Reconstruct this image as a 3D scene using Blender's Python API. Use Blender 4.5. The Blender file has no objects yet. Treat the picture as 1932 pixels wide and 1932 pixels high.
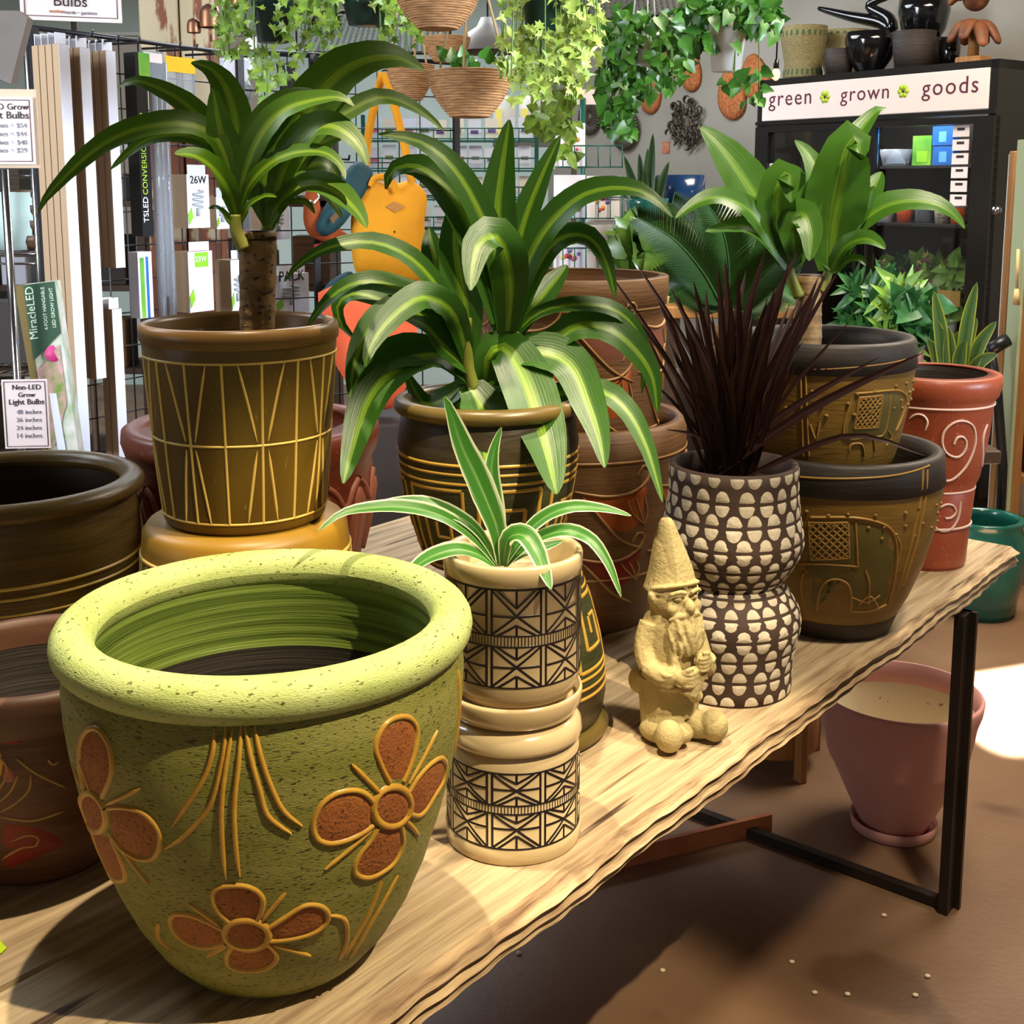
import bpy, math, random
from mathutils import Vector as V, Matrix
from mathutils.geometry import tessellate_polygon
random.seed(7)
PI = math.pi
scene = bpy.context.scene
COL = scene.collection
# ---------------------------------------------------------------- camera model (1932 px frame)
FPX, CXP, CYP, HC = 2300.0, 966.0, 700.0, 1.55
PIT = math.atan(350 / 2300.0)
FW = V((0, math.cos(PIT), -math.sin(PIT))); UPV = V((0, math.sin(PIT), math.cos(PIT))); RT = V((1, 0, 0))
EYE = V((0, 0, HC))
def ray(x, y): return RT * ((x - CXP) / FPX) + UPV * ((CYP - y) / FPX) + FW
def onz(x, y, z):
    d = ray(x, y); return EYE + d * ((z - HC) / d.z)
def aty(x, y, Y):
    d = ray(x, y); return EYE + d * (Y / d.y)
def sil(ax, px, py):
    d = ray(px, py); h = V((d.x, d.y)); a = V((ax[0], ax[1])); t = a.dot(h) / h.dot(h)
    return (h * t - a).length, HC + t * d.z
def S(c):
    c = c / 255.0
    return c / 12.92 if c <= 0.04045 else ((c + 0.055) / 1.055) ** 2.4
def rgb(h):
    h = h.lstrip('#'); return tuple(S(int(h[i:i + 2], 16)) for i in (0, 2, 4)) + (1.0,)
# ---------------------------------------------------------------- materials
MATS = {}
def M(name, col, rough=0.5, col2=None, scale=12.0, stretch=(1, 1, 1), bump=0.0, metal=0.0, mix=(0.35, 0.65), coat=0.0,
      detail=4.0, speck=None, speck_scale=160.0, speck_cut=0.62, trans=0.0, ior=1.45, spec=0.5, bscale=None, rot=0.0, bdist=0.004):
    if name in MATS: return MATS[name]
    m = bpy.data.materials.new(name); m.use_nodes = True
    nt = m.node_tree; n = nt.nodes; l = nt.links; b = n['Principled BSDF']
    b.inputs['Roughness'].default_value = rough; b.inputs['Metallic'].default_value = metal
    b.inputs['Coat Weight'].default_value = coat; b.inputs['Coat Roughness'].default_value = 0.1
    b.inputs['Transmission Weight'].default_value = trans; b.inputs['IOR'].default_value = ior
    b.inputs['Specular IOR Level'].default_value = spec
    b.inputs['Base Color'].default_value = rgb(col)
    tc = n.new('ShaderNodeTexCoord'); mp = n.new('ShaderNodeMapping'); mp.inputs['Scale'].default_value = stretch
    if rot:
        mp.vector_type = 'TEXTURE'; mp.inputs['Scale'].default_value = tuple(1 / q for q in stretch); mp.inputs['Rotation'].default_value = (0, 0, rot)
    l.new(tc.outputs['Object'], mp.inputs['Vector'])
    out = None
    if col2:
        no = n.new('ShaderNodeTexNoise'); no.inputs['Scale'].default_value = scale; no.inputs['Detail'].default_value = detail
        l.new(mp.outputs[0], no.inputs['Vector'])
        r = n.new('ShaderNodeValToRGB'); r.color_ramp.elements[0].position = mix[0]; r.color_ramp.elements[1].position = mix[1]
        r.color_ramp.elements[0].color = rgb(col); r.color_ramp.elements[1].color = rgb(col2)
        l.new(no.outputs['Fac'], r.inputs['Fac']); out = r.outputs['Color']
    if speck:
        n2 = n.new('ShaderNodeTexNoise'); n2.inputs['Scale'].default_value = speck_scale; n2.inputs['Detail'].default_value = 2
        l.new(mp.outputs[0], n2.inputs['Vector'])
        r2 = n.new('ShaderNodeValToRGB'); r2.color_ramp.elements[0].position = speck_cut; r2.color_ramp.elements[1].position = speck_cut + .06
        r2.color_ramp.elements[0].color = (0, 0, 0, 1); r2.color_ramp.elements[1].color = (1, 1, 1, 1)
        l.new(n2.outputs['Fac'], r2.inputs['Fac'])
        mx = n.new('ShaderNodeMix'); mx.data_type = 'RGBA'; mx.inputs[7].default_value = rgb(speck); mx.inputs[6].default_value = rgb(col)
        l.new(r2.outputs['Color'], mx.inputs[0])
        if out: l.new(out, mx.inputs[6])
        out = mx.outputs[2]
    if out: l.new(out, b.inputs['Base Color'])
    if bump:
        nb = n.new('ShaderNodeTexNoise'); nb.inputs['Scale'].default_value = bscale or scale * 3; nb.inputs['Detail'].default_value = 5
        l.new(mp.outputs[0], nb.inputs['Vector'])
        bp = n.new('ShaderNodeBump'); bp.inputs['Strength'].default_value = bump; bp.inputs['Distance'].default_value = bdist
        l.new(nb.outputs['Fac'], bp.inputs['Height']); l.new(bp.outputs[0], b.inputs['Normal'])
    MATS[name] = m
    return m
def leafmat(name, edge, mid, stripe=0.16, rim=None, rough=0.32):
    m = bpy.data.materials.new(name); m.use_nodes = True
    nt = m.node_tree; n = nt.nodes; l = nt.links; b = n['Principled BSDF']
    uv = n.new('ShaderNodeUVMap'); sp = n.new('ShaderNodeSeparateXYZ'); l.new(uv.outputs[0], sp.inputs[0])
    mp = n.new('ShaderNodeMapping'); mp.inputs['Scale'].default_value = (26, 1.6, 1); l.new(uv.outputs[0], mp.inputs[0])
    no = n.new('ShaderNodeTexNoise'); no.inputs['Scale'].default_value = 1.0; no.inputs['Detail'].default_value = 3; l.new(mp.outputs[0], no.inputs[0])
    a = n.new('ShaderNodeMath'); a.operation = 'SUBTRACT'; a.inputs[1].default_value = 0.5; l.new(sp.outputs[0], a.inputs[0])
    ab = n.new('ShaderNodeMath'); ab.operation = 'ABSOLUTE'; l.new(a.outputs[0], ab.inputs[0])
    j = n.new('ShaderNodeMath'); j.operation = 'MULTIPLY_ADD'; j.inputs[1].default_value = 0.40; j.inputs[2].default_value = -0.19; l.new(no.outputs['Fac'], j.inputs[0])
    ad = n.new('ShaderNodeMath'); l.new(ab.outputs[0], ad.inputs[0]); l.new(j.outputs[0], ad.inputs[1])
    r = n.new('ShaderNodeValToRGB'); e = r.color_ramp.elements
    e[0].position = stripe * .15; e[0].color = rgb(mid); e[1].position = stripe; e[1].color = rgb(edge)
    if rim:
        x = e.new(0.40); x.color = rgb(edge); x = e.new(0.45); x.color = rgb(rim)
    l.new(ad.outputs[0], r.inputs[0]); l.new(r.outputs[0], b.inputs['Base Color'])
    b.inputs['Roughness'].default_value = rough
    tr = n.new('ShaderNodeBsdfTranslucent'); l.new(r.outputs[0], tr.inputs[0])
    ms = n.new('ShaderNodeMixShader'); ms.inputs[0].default_value = 0.22
    l.new(b.outputs[0], ms.inputs[1]); l.new(tr.outputs[0], ms.inputs[2]); l.new(ms.outputs[0], n['Material Output'].inputs[0])
    bp = n.new('ShaderNodeBump'); bp.inputs['Strength'].default_value = .25; bp.inputs['Distance'].default_value = .002
    l.new(no.outputs['Fac'], bp.inputs['Height']); l.new(bp.outputs[0], b.inputs['Normal'])
    MATS[name] = m; return m
def emit(name, col, s):
    m = bpy.data.materials.new(name); m.use_nodes = True; b = m.node_tree.nodes['Principled BSDF']
    b.inputs['Base Color'].default_value = rgb(col); b.inputs['Emission Color'].default_value = rgb(col); b.inputs['Emission Strength'].default_value = s
    return m
# ---------------------------------------------------------------- mesh builder
class MB:
    def __init__(s): s.v = []; s.f = []; s.sm = []; s.uv = None
    def add(s, vs, fs, smooth=False):
        o = len(s.v); s.v += [tuple(x) for x in vs]
        for f in fs: s.f.append(tuple(o + i for i in f)); s.sm.append(smooth)
        return s
    def box(s, c, d, rz=0.0, bev=0.0, R=None):
        c = V(c); hx, hy, hz = d[0] / 2, d[1] / 2, d[2] / 2
        R = R or Matrix.Rotation(rz, 3, 'Z')
        if bev <= 0:
            vs = [c + R @ V((x, y, z)) for x in (-hx, hx) for y in (-hy, hy) for z in (-hz, hz)]
            s.add(vs, [(0, 1, 3, 2), (4, 6, 7, 5), (0, 4, 5, 1), (2, 3, 7, 6), (0, 2, 6, 4), (1, 5, 7, 3)])
        else:
            b = min(bev, hx * .95, hy * .95, hz * .95); vs = []; idx = {}
            for sx in (-1, 1):
                for sy in (-1, 1):
                    for sz in (-1, 1):
                        for k in range(3):
                            p = [sx * (hx - b), sy * (hy - b), sz * (hz - b)]; p[k] = (sx * hx, sy * hy, sz * hz)[k]
                            idx[(sx, sy, sz, k)] = len(vs); vs.append(c + R @ V(p))
            fs = []
            for k in range(3):
                a, e = [(1, 2), (2, 0), (0, 1)][k]
                for sg in (-1, 1):
                    q = []
                    for (p1, p2) in ((-1, -1), (1, -1), (1, 1), (-1, 1)):
                        t = [0, 0, 0]; t[k] = sg; t[a] = p1; t[e] = p2; q.append(idx[(t[0], t[1], t[2], k)])
                    fs.append(tuple(q if sg > 0 else q[::-1]))
                for p1 in (-1, 1):
                    for p2 in (-1, 1):
                        t0 = [0, 0, 0]; t0[a] = p1; t0[e] = p2; t1 = t0[:]; t0[k] = -1; t1[k] = 1
                        fs.append((idx[(*t0, a)], idx[(*t1, a)], idx[(*t1, e)], idx[(*t0, e)]))
            for sx in (-1, 1):
                for sy in (-1, 1):
                    for sz in (-1, 1): fs.append(tuple(idx[(sx, sy, sz, k)] for k in range(3)))
            s.add(vs, fs)
        return s
    def tube(s, path, r, seg=8, cap=True, smooth=True, flat=1.0):
        P = [V(p) for p in path]; n = len(P)
        rs = r if isinstance(r, (list, tuple)) else [r] * n
        up = V((0, 0, 1)); vs = []; prev = None
        for i in range(n):
            t = (P[min(i + 1, n - 1)] - P[max(i - 1, 0)])
            if t.length < 1e-9: t = V((0, 0, 1))
            t.normalize()
            if prev is None:
                a = t.cross(up)
                if a.length < 1e-3: a = t.cross(V((0, 1, 0)))
            else:
                a = prev - t * prev.dot(t)
            a.normalize(); prev = a; b = t.cross(a)
            for k in range(seg):
                q = 2 * PI * k / seg; vs.append(P[i] + (a * math.cos(q) + b * math.sin(q) * flat) * rs[i])
        fs = [(i * seg + k, i * seg + (k + 1) % seg, (i + 1) * seg + (k + 1) % seg, (i + 1) * seg + k) for i in range(n - 1) for k in range(seg)]
        if cap: fs += [tuple(range(seg))[::-1], tuple((n - 1) * seg + k for k in range(seg))]
        return s.add(vs, fs, smooth)
    def lathe(s, cx, cy, prof, seg=64, smooth=True, wob=0.0):
        vs = []; n = len(prof)
        for i, (r, z) in enumerate(prof):
            for k in range(seg):
                q = 2 * PI * k / seg; rr = max(r, 1e-4) * (1 + wob * math.sin(3 * q + z * 20))
                vs.append((cx + rr * math.cos(q), cy + rr * math.sin(q), z))
        fs = [(i * seg + k, i * seg + (k + 1) % seg, (i + 1) * seg + (k + 1) % seg, (i + 1) * seg + k) for i in range(n - 1) for k in range(seg)]
        return s.add(vs, fs, smooth)
    def ell(s, c, r, seg=16, rings=10, R=None, smooth=True):
        c = V(c); r = (r, r, r) if not isinstance(r, (tuple, list)) else r; vs = []
        for i in range(rings + 1):
            th = PI * i / rings
            for k in range(seg):
                q = 2 * PI * k / seg; p = V((r[0] * math.sin(th) * math.cos(q), r[1] * math.sin(th) * math.sin(q), r[2] * math.cos(th)))
                vs.append(c + (R @ p if R else p))
        fs = [(i * seg + k, (i + 1) * seg + k, (i + 1) * seg + (k + 1) % seg, i * seg + (k + 1) % seg) for i in range(rings) for k in range(seg)]
        return s.add(vs, fs, smooth)
    def prism(s, poly, off):           # poly: list of 3D points (planar), off: extrusion vector
        P = [V(p) for p in poly]; o = V(off); n = len(P)
        tri = tessellate_polygon([P])
        vs = P + [p + o for p in P]
        fs = [tuple(t) for t in tri] + [tuple(i + n for i in t)[::-1] for t in tri] + [(i, (i + 1) % n, (i + 1) % n + n, i + n) for i in range(n)]
        return s.add(vs, fs)
    def mesh(s, name, mat, origin):
        me = bpy.data.meshes.new(name); o = V(origin)
        me.from_pydata([V(v) - o for v in s.v], [], s.f)
        me.polygons.foreach_set('use_smooth', s.sm)
        if s.uv:
            u = me.uv_layers.new(name='UVMap')
            for li, lp in enumerate(me.loops): u.data[li].uv = s.uv[lp.vertex_index]
        if mat: me.materials.append(mat)
        me.validate(); me.update()
        return me
WL = {}
def T(name, label, cat, loc, group=None):
    o = bpy.data.objects.new(name, None); COL.objects.link(o); o.location = loc; o.empty_display_size = .05
    o['label'] = label; o['category'] = cat
    if group: o['group'] = group
    WL[o.name] = V(loc); return o
def part(name, mb, mat, parent, label=None, stuff=False):
    w = WL[parent.name]
    o = bpy.data.objects.new(name, mb.mesh(name, mat, w)); COL.objects.link(o); o.parent = parent; WL[o.name] = w
    if label: o['label'] = label
    if stuff: o['kind'] = 'stuff'
    return o
def single(name, mb, mat, label=None, cat=None, group=None, kind=None):
    xs = [v[0] for v in mb.v]; ys = [v[1] for v in mb.v]; zs = [v[2] for v in mb.v]
    w = V(((min(xs) + max(xs)) / 2, (min(ys) + max(ys)) / 2, min(zs)))
    o = bpy.data.objects.new(name, mb.mesh(name, mat, w)); COL.objects.link(o); o.location = w; WL[o.name] = w
    if label: o['label'] = label
    if cat: o['category'] = cat
    if group: o['group'] = group
    if kind: o['kind'] = kind
    return o
def struct(name, mb, mat, parent=None):
    if parent: return part(name, mb, mat, parent)
    return single(name, mb, mat, kind='structure')
def dup(root, delta, label, group=None, rz=0):
    r = root.copy(); COL.objects.link(r); r.location = V(root.location) + V(delta); r['label'] = label
    if rz: r.rotation_euler.z += rz
    if group: r['group'] = group
    WL[r.name] = V(r.location)
    for ch in root.children:
        c = ch.copy(); COL.objects.link(c); c.parent = r
        for g in ch.children:
            d = g.copy(); COL.objects.link(d); d.parent = c
    return r
def spline(P, n):                      # Catmull-Rom resample of points (any dimension)
    P = [V(p) for p in P]; m = len(P); L = [0]
    for i in range(m - 1): L.append(L[-1] + (P[i + 1] - P[i]).length)
    out = []
    for k in range(n):
        d = L[-1] * k / (n - 1); i = 0
        while i < m - 2 and L[i + 1] < d: i += 1
        t = (d - L[i]) / max(1e-9, L[i + 1] - L[i])
        a, b, c, e = P[max(i - 1, 0)], P[i], P[i + 1], P[min(i + 2, m - 1)]
        out.append(0.5 * ((2 * b) + (c - a) * t + (2 * a - 5 * b + 4 * c - e) * t * t + (3 * b - a - 3 * c + e) * t ** 3))
    return out
def text(body, origin, xdir, ydir, size, mat, parent, name='lettering', align='LEFT', ext=0.0008, label=None, spacing=1.0, width=None):
    cu = bpy.data.curves.new(name, 'FONT'); cu.body = body; cu.size = size; cu.align_x = align; cu.extrude = ext
    cu.space_character = spacing; cu.resolution_u = 3
    x = V(xdir).normalized(); y = V(ydir).normalized(); z = x.cross(y)
    tmp = bpy.data.objects.new('tmp_text', cu); COL.objects.link(tmp)
    dg = bpy.context.evaluated_depsgraph_get(); dg.update(); me = bpy.data.meshes.new_from_object(tmp.evaluated_get(dg))
    bpy.data.objects.remove(tmp); me.name = name
    if width:
        xs = [v.co.x for v in me.vertices]; k = width / max(1e-6, max(xs) - min(xs))
        for v in me.vertices: v.co.x *= k; v.co.y *= k
    R3 = Matrix((x, y, z)).transposed(); w0 = WL[parent.name]
    for v in me.vertices: v.co = R3 @ v.co + V(origin) - w0
    me.materials.clear(); me.materials.append(mat)
    o = bpy.data.objects.new(name, me); COL.objects.link(o); o.parent = parent; WL[o.name] = w0
    if label: o['label'] = label
    return o
# ---------------------------------------------------------------- surfaces of revolution that carry relief
class Pot:
    def __init__(s, ax, prof, lo=None, hi=None): s.x, s.y = ax[0], ax[1]; s.p = sorted(prof, key=lambda q: q[1])
    def R(s, z):
        p = s.p
        if z <= p[0][1]: return p[0][0]
        for i in range(len(p) - 1):
            if p[i + 1][1] >= z:
                t = (z - p[i][1]) / max(1e-6, p[i + 1][1] - p[i][1]); return p[i][0] + (p[i + 1][0] - p[i][0]) * t
        return p[-1][0]
    def pt(s, a, z, off=0.0):
        r = s.R(z); g = (s.R(z + .004) - s.R(z - .004)) / .008; k = 1 / math.hypot(1, g)
        return V((s.x + (r + off * k) * math.cos(a), s.y + (r + off * k) * math.sin(a), z - off * g * k))
    def nrm(s, a, z):
        g = (s.R(z + .004) - s.R(z - .004)) / .008; return V((math.cos(a), math.sin(a), -g)).normalized()
    def hit(s, px, py):                # first crossing of the sight ray with the surface, as (angle, height)
        d = ray(px, py); h = V((d.x, d.y)); a = V((s.x, s.y)); tc = a.dot(h) / h.dot(h); rm = max(q[0] for q in s.p) + .02
        t0 = tc - rm / h.length; best = (9, None)
        for i in range(400):
            t = t0 + (tc - t0) * i / 399; P = EYE + d * t
            rr = math.hypot(P.x - s.x, P.y - s.y) - s.R(P.z)
            if rr < best[0]: best = (rr, (math.atan2(P.y - s.y, P.x - s.x), P.z))
            if rr <= 0: break
        return best[1]
def stroke(mb, pot, pts, w, h=0.0012, n=None, taper=True, px=True):
    q = [pot.hit(*p) for p in pts] if px else pts
    if n is None: n = max(6, 4 * len(pts))
    for i in range(1, len(q)):         # unwrap
        a = q[i][0]
        while a - q[i - 1][0] > PI: a -= 2 * PI
        while a - q[i - 1][0] < -PI: a += 2 * PI
        q[i] = (a, q[i][1])
    Q = spline([(a * .2, z) for a, z in q], n) if len(q) > 2 else [V((q[0][0] * .2, q[0][1])).lerp(V((q[1][0] * .2, q[1][1])), k / (n - 1)) for k in range(n)]
    W = [pot.pt(p[0] / .2, p[1]) for p in Q]; vs = []
    for i in range(n):
        N = pot.nrm(Q[i][0] / .2, Q[i][1]); t = (W[min(i + 1, n - 1)] - W[max(i - 1, 0)]).normalized(); sd = N.cross(t).normalized()
        k = 1.0
        if taper: k = max(.25, min(1, min(i, n - 1 - i) / (n * .2) + .25))
        vs += [W[i] - sd * (w * k / 2) - N * .0008, W[i] - sd * (w * k * .25) + N * h, W[i] + sd * (w * k * .25) + N * h, W[i] + sd * (w * k / 2) - N * .0008]
    fs = [(i * 4 + k, i * 4 + k + 1, i * 4 + k + 5, i * 4 + k + 4) for i in range(n - 1) for k in range(3)]
    return mb.add(vs, fs, True)
def fill(mb, pot, pts, h=0.0006, px=True, rings=4, n=28, dome=0.0):
    q = [pot.hit(*p) for p in pts] if px else pts
    P = spline([(a, z) for a, z in q + [q[0]]], n + 1)[:-1]
    c = sum((p for p in P), V((0, 0))) / n; vs = []
    for r in range(rings + 1):
        k = 1 - r / rings
        for p in P:
            w = c + (p - c) * max(k, .02); e = h if r else -.0006
            vs.append(pot.pt(w[0], w[1], e + dome * (1 - k * k)))
    fs = [(r * n + i, r * n + (i + 1) % n, (r + 1) * n + (i + 1) % n, (r + 1) * n + i) for r in range(rings) for i in range(n)]
    return mb.add(vs, fs, True)
def shell(outer, wall, floor=0.02, zin=None):   # closed pot profile: outer (base -> rim), then back down inside
    z0 = outer[0][1]; ins = [(max(.004, r - wall), z) for r, z in outer[::-1] if z > z0 + floor]
    ins[0] = (outer[-1][0] - wall, outer[-1][1])
    return [(0.0, z0)] + list(outer) + ins + [(max(.004, ins[-1][0]), z0 + floor), (0.0, z0 + floor)]
def torus_prof(R, z, rx, rz, n=14, a0=-PI, a1=PI): return [(R + rx * math.cos(a0 + (a1 - a0) * i / n), z + rz * math.sin(a0 + (a1 - a0) * i / n)) for i in range(n + 1)]
# ---------------------------------------------------------------- strap leaves
def leaf(name, pts, wpx, Y, dy, mat, parent, up=.6, vfold=.22, n=20, peak=.45, tipw=.06, curl=0.0, root=.35):
    m = len(pts); P3 = []
    L = [0]
    for i in range(m - 1): L.append(L[-1] + math.dist(pts[i], pts[i + 1]))
    for (x, y), s in zip(pts, L):
        k = s / L[-1]; P3.append(aty(x, y, Y + dy * k ** 1.5))
    C = spline(P3, n); w = wpx / FPX * Y; mb = MB(); uv = []
    for i in range(n):
        u = i / (n - 1); t = (C[min(i + 1, n - 1)] - C[max(i - 1, 0)]).normalized()
        vw = (EYE - C[i]).normalized(); N = (vw * (1 - up * .5) + V((0, 0, 1)) * up).normalized()
        sd = t.cross(N)
        if sd.length < .15: sd = t.cross(vw)
        sd.normalize(); app = max(.55, (sd - vw * sd.dot(vw)).length); nn = sd.cross(t).normalized()
        if nn.dot(vw) < 0: nn = -nn
        if u < peak: k = root + (1 - root) * math.sin(u / peak * PI / 2) ** 1.3
        else: k = tipw + (1 - tipw) * math.cos((u - peak) / (1 - peak) * PI / 2) ** 0.8
        hw = w / app / 2 * k
        for j in range(7):
            x = (j - 3) / 3.0; edge = math.sin(u * 40 + (2 if x > 0 else 0)) * .04 * hw * (abs(x) > .9)
            mb.v.append(tuple(C[i] + sd * (x * hw) + nn * (vfold * hw * (abs(x) ** 1.2 - .4) - curl * hw * x * x + edge))); uv.append(((j) / 6.0, u))
    for i in range(n - 1):
        for j in range(6): mb.f.append((i * 7 + j, i * 7 + j + 1, (i + 1) * 7 + j + 1, (i + 1) * 7 + j)); mb.sm.append(True)
    mb.uv = uv
    return part(name, mb, mat, parent)
# ================================================================ setting
TZ = 0.73
TA, TT, TN = V((-0.144, 1.097, 0)), V((0.6296, 0.7768, 0)), V((-0.7768, 0.6296, 0))
TROT = math.atan2(TT.y, TT.x)
def tb(s, d, z): return TA + TT * s + TN * d + V((0, 0, z))
m_floor = M('stained_concrete', '#684a33', .45, '#86694f', 2.2, bump=.25, bscale=60, mix=(.3, .7), detail=9, speck='#5c422e', speck_scale=3, speck_cut=.6)
m_wall = M('painted_wall', '#a39d92', .8, '#989286', 1.5, bump=.1, bscale=90)
m_mint = M('mint_wall', '#cfe0da', .8, '#c2d6d0', 1.5)
m_ceil = M('grey_ceiling', '#8d8a84', .9, '#7c7973', 1.2)
struct('floor', MB().box((0, 4, -.05), (14, 16, .1)), m_floor)
struct('ceiling', MB().box((0, 4.5, 3.45), (14, 15, .1)), m_ceil)
FL, FR = onz(1438.5, 164, 2.07), onz(1873.6, 126.6, 2.07); FL.z = FR.z = 0
FE = (FR - FL).normalized(); FO = V((FE.y, -FE.x, 0))          # along the cooler front, and out of it
if FO.y > 0: FO = -FO
WP = FL - FO * .80
def wall_seg(name, a, b, z0, z1, mat):
    d = (b - a); c = (a + b) / 2
    return MB().box((c.x, c.y, (z0 + z1) / 2), (d.length, .1, z1 - z0), math.atan2(d.y, d.x))
WCOR = WP - FE * 2.9
struct('wall_right', wall_seg('', WCOR - FO * .05, WP + FE * 5 - FO * .05, 0, 3.4, m_wall), m_wall)
YB = WCOR.y
wb = MB()
WX0, WX1, WZ0, WZ1 = -3.6, -1.9, 1.0, 2.7                     # window opening in the back wall
wb.box(((-6 + WX0) / 2, YB + .05, 1.7), (WX0 + 6, .1, 3.4)); wb.box(((WX1 + WCOR.x) / 2, YB + .05, 1.7), (WCOR.x - WX1, .1, 3.4))
wb.box(((WX0 + WX1) / 2, YB + .05, WZ0 / 2), (WX1 - WX0, .1, WZ0)); wb.box(((WX0 + WX1) / 2, YB + .05, (WZ1 + 3.4) / 2), (WX1 - WX0, .1, 3.4 - WZ1))
struct('wall_back', wb, m_mint)
struct('wall_left', MB().box((-6.05, 4, 1.7), (.1, 16, 3.4)), m_wall)
m_wframe = M('window_paint', '#e9ece8', .5)
wf = MB()
for x in (WX0, (WX0 + WX1) / 2, WX1): wf.box((x, YB + .05, (WZ0 + WZ1) / 2), (.06, .08, WZ1 - WZ0))
for z in (WZ0, 1.85, WZ1): wf.box(((WX0 + WX1) / 2, YB + .05, z), (WX1 - WX0, .08, .06))
win = struct('window_1', wf, m_wframe)
m_glass = M('clear_glass', '#ffffff', .02, trans=1.0, ior=1.45)
struct('window_pane', MB().box(((WX0 + WX1) / 2, YB + .05, (WZ0 + WZ1) / 2), (WX1 - WX0, .006, WZ1 - WZ0)), m_glass, win)

# ================================================================ table
m_wood = M('worn_plank_wood', '#8c7356', .66, '#c2ac88', 5.0, (.9, 14, 14), bump=.55, mix=(.28, .68), detail=14, speck='#46321f', speck_scale=3.4, speck_cut=.655, rot=TROT, bscale=14)
m_edge = M('rough_live_edge', '#75593e', .75, '#c6aa82', 6.0, (1.5, 6, 26), bump=1.0, mix=(.3, .65), detail=10, rot=TROT, bscale=10, bdist=.006)
m_steel = M('dark_steel', '#2a2420', .45, '#3a302a', 8, metal=.6)
m_copper = M('copper_bar', '#c07a50', .45, '#a9623c', 9, metal=.1)
def rn(x, k): return math.sin(x * 7.1 + k) * .4 + math.sin(x * 17.3 + k * 2.1) * .3 + math.sin(x * 41 + k * 3.7) * .2 + math.sin(x * 97 + k * 5) * .12
mt, me_ = MB(), MB()
DP = 1.27; NS = 420; S0, S1 = -.85, 2.066
topd = [DP, .965, .962, .958, .955, .655, .652, .648, .645, .335, .332, .328, .325, .05, .012]
rows, rows2 = [], []
for i in range(NS + 1):
    s = S0 + (S1 - S0) * i / NS; e = rn(s, 0) * .006
    rows.append([tb(s, d + (e if d < .02 else 0), TZ - (.006 if d in (.962, .958, .652, .648, .332, .328) else 0) + (0 if d > .3 else 0)) for d in topd])
    pr = [(.012 + e, TZ)]
    for k, (d, z) in enumerate([(.003, -.006), (-.006, -.012), (.004, -.018), (.001, -.024), (-.007, -.030), (.003, -.036), (-.004, -.042), (.01, -.048), (.03, -.052)]):
        pr.append((d + e + rn(s * 1.0, k * 1.7 + 1) * .0045 + rn(s * .33, 5) * .006, TZ + z + rn(s * .6, k + 3) * .0025))
    rows2.append([tb(s, d, z) for d, z in pr] + [tb(s, DP, TZ - .05)])
def grid(mb, rows, smooth=False):
    n = len(rows[0]); vs = [p for r in rows for p in r]
    return mb.add(vs, [(i * n + k, (i + 1) * n + k, (i + 1) * n + k + 1, i * n + k + 1) for i in range(len(rows) - 1) for k in range(n - 1)], smooth)
grid(mt, rows); grid(me_, rows2)
for r in (0, -1):
    P = [rows[r][0]] + rows2[r][0:]
    me_.add(P, [tuple(range(len(P)))])
table = T('display_table', 'long rustic plank table with rough live edge carrying the planters', 'table', tb(.6, .6, 0))
part('tabletop', mt, m_wood, table); part('live_edge', me_, m_edge, table, 'rough splintered front edge')
def frame(s):
    mb = MB(); w = .045
    def bar(a, b, up=V((0, 0, 1)), tw=w, th=.012):
        a = V(a); b = V(b); c = (a + b) / 2; x = (b - a).normalized(); y = up.cross(x).normalized() if abs(x.dot(up)) < .9 else TT
        z = x.cross(y); R = Matrix((x, y, z)).transposed(); mb.box(c, ((b - a).length, tw, th), R=R)
    for d in (.0, DP - .06):
        mb.box(tb(s, d, .335), (.05, .02, .67), TROT); mb.box(tb(s + .02, d - .0, .335), (.012, .045, .67), TROT)
    mb.box(tb(s, DP / 2 - .02, .012), (.022, DP - .05, .024), TROT); mb.box(tb(s, DP / 2, .662), (.045, DP - .1, .018), TROT)
    part('leg_frame', mb, m_steel, table)
frame(1.722); frame(-.55)
br = MB(); a = onz(1454, 1553, .02); b = a + V((-.62, -.26, 0))
br.box(((a + b) / 2) + V((0, 0, 0)), ((b - a).length, .012, .05), math.atan2((b - a).y, (b - a).x)); part('brace', br, m_copper, table, 'copper coloured floor brace')

# ================================================================ pots
SEG = 96
def pot(name, label, ax, outer, mat, wall=.014, group=None, floor=.02, body='body', cat='planter', seg=SEG, wob=0.0):
    r = T(name, label, cat, (ax[0], ax[1], outer[0][1]), group)
    b = part(body, MB().lathe(ax[0], ax[1], shell(outer, wall, floor), seg, wob=wob), mat, r)
    return r, b, Pot(ax, outer)
# --- big green flower planter
m_grn = M('green_glaze', '#777a2c', .55, '#8f8c48', 9, (1, 1, 4), bump=.4, speck='#3a3814', speck_scale=150, speck_cut=.59, bscale=240, mix=(.3, .7))
m_grim = M('light_green_rim', '#a6b664', .5, '#b8c47c', 14, (1, 1, 3), bump=.35, speck='#5a6028', speck_scale=150, speck_cut=.63, bscale=300)
m_och = M('ochre_line', '#c79a3a', .35, '#b98a34', 30, bump=.2)
m_petal = M('rust_petal', '#a4632f', .7, '#945528', 30, speck='#5a3416', speck_scale=300, speck_cut=.6, bump=.4, bscale=300)
GA = (-.258, 1.228)
gp = [(.088, .73), (.105, .738), (.128, .765), (.148, .80), (.165, .84), (.181, .89), (.194, .94), (.202, .985), (.206, 1.02), (.207, 1.05), (.204, 1.075)]
gr = T('flower_planter', 'large green planter with rust flowers at the front of the table', 'planter', (GA[0], GA[1], .73))
gin = [(.178, 1.10), (.176, 1.085), (.180, 1.07), (.177, 1.055), (.182, 1.04), (.178, 1.026), (.183, 1.012), (.180, 1.0)]
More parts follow.
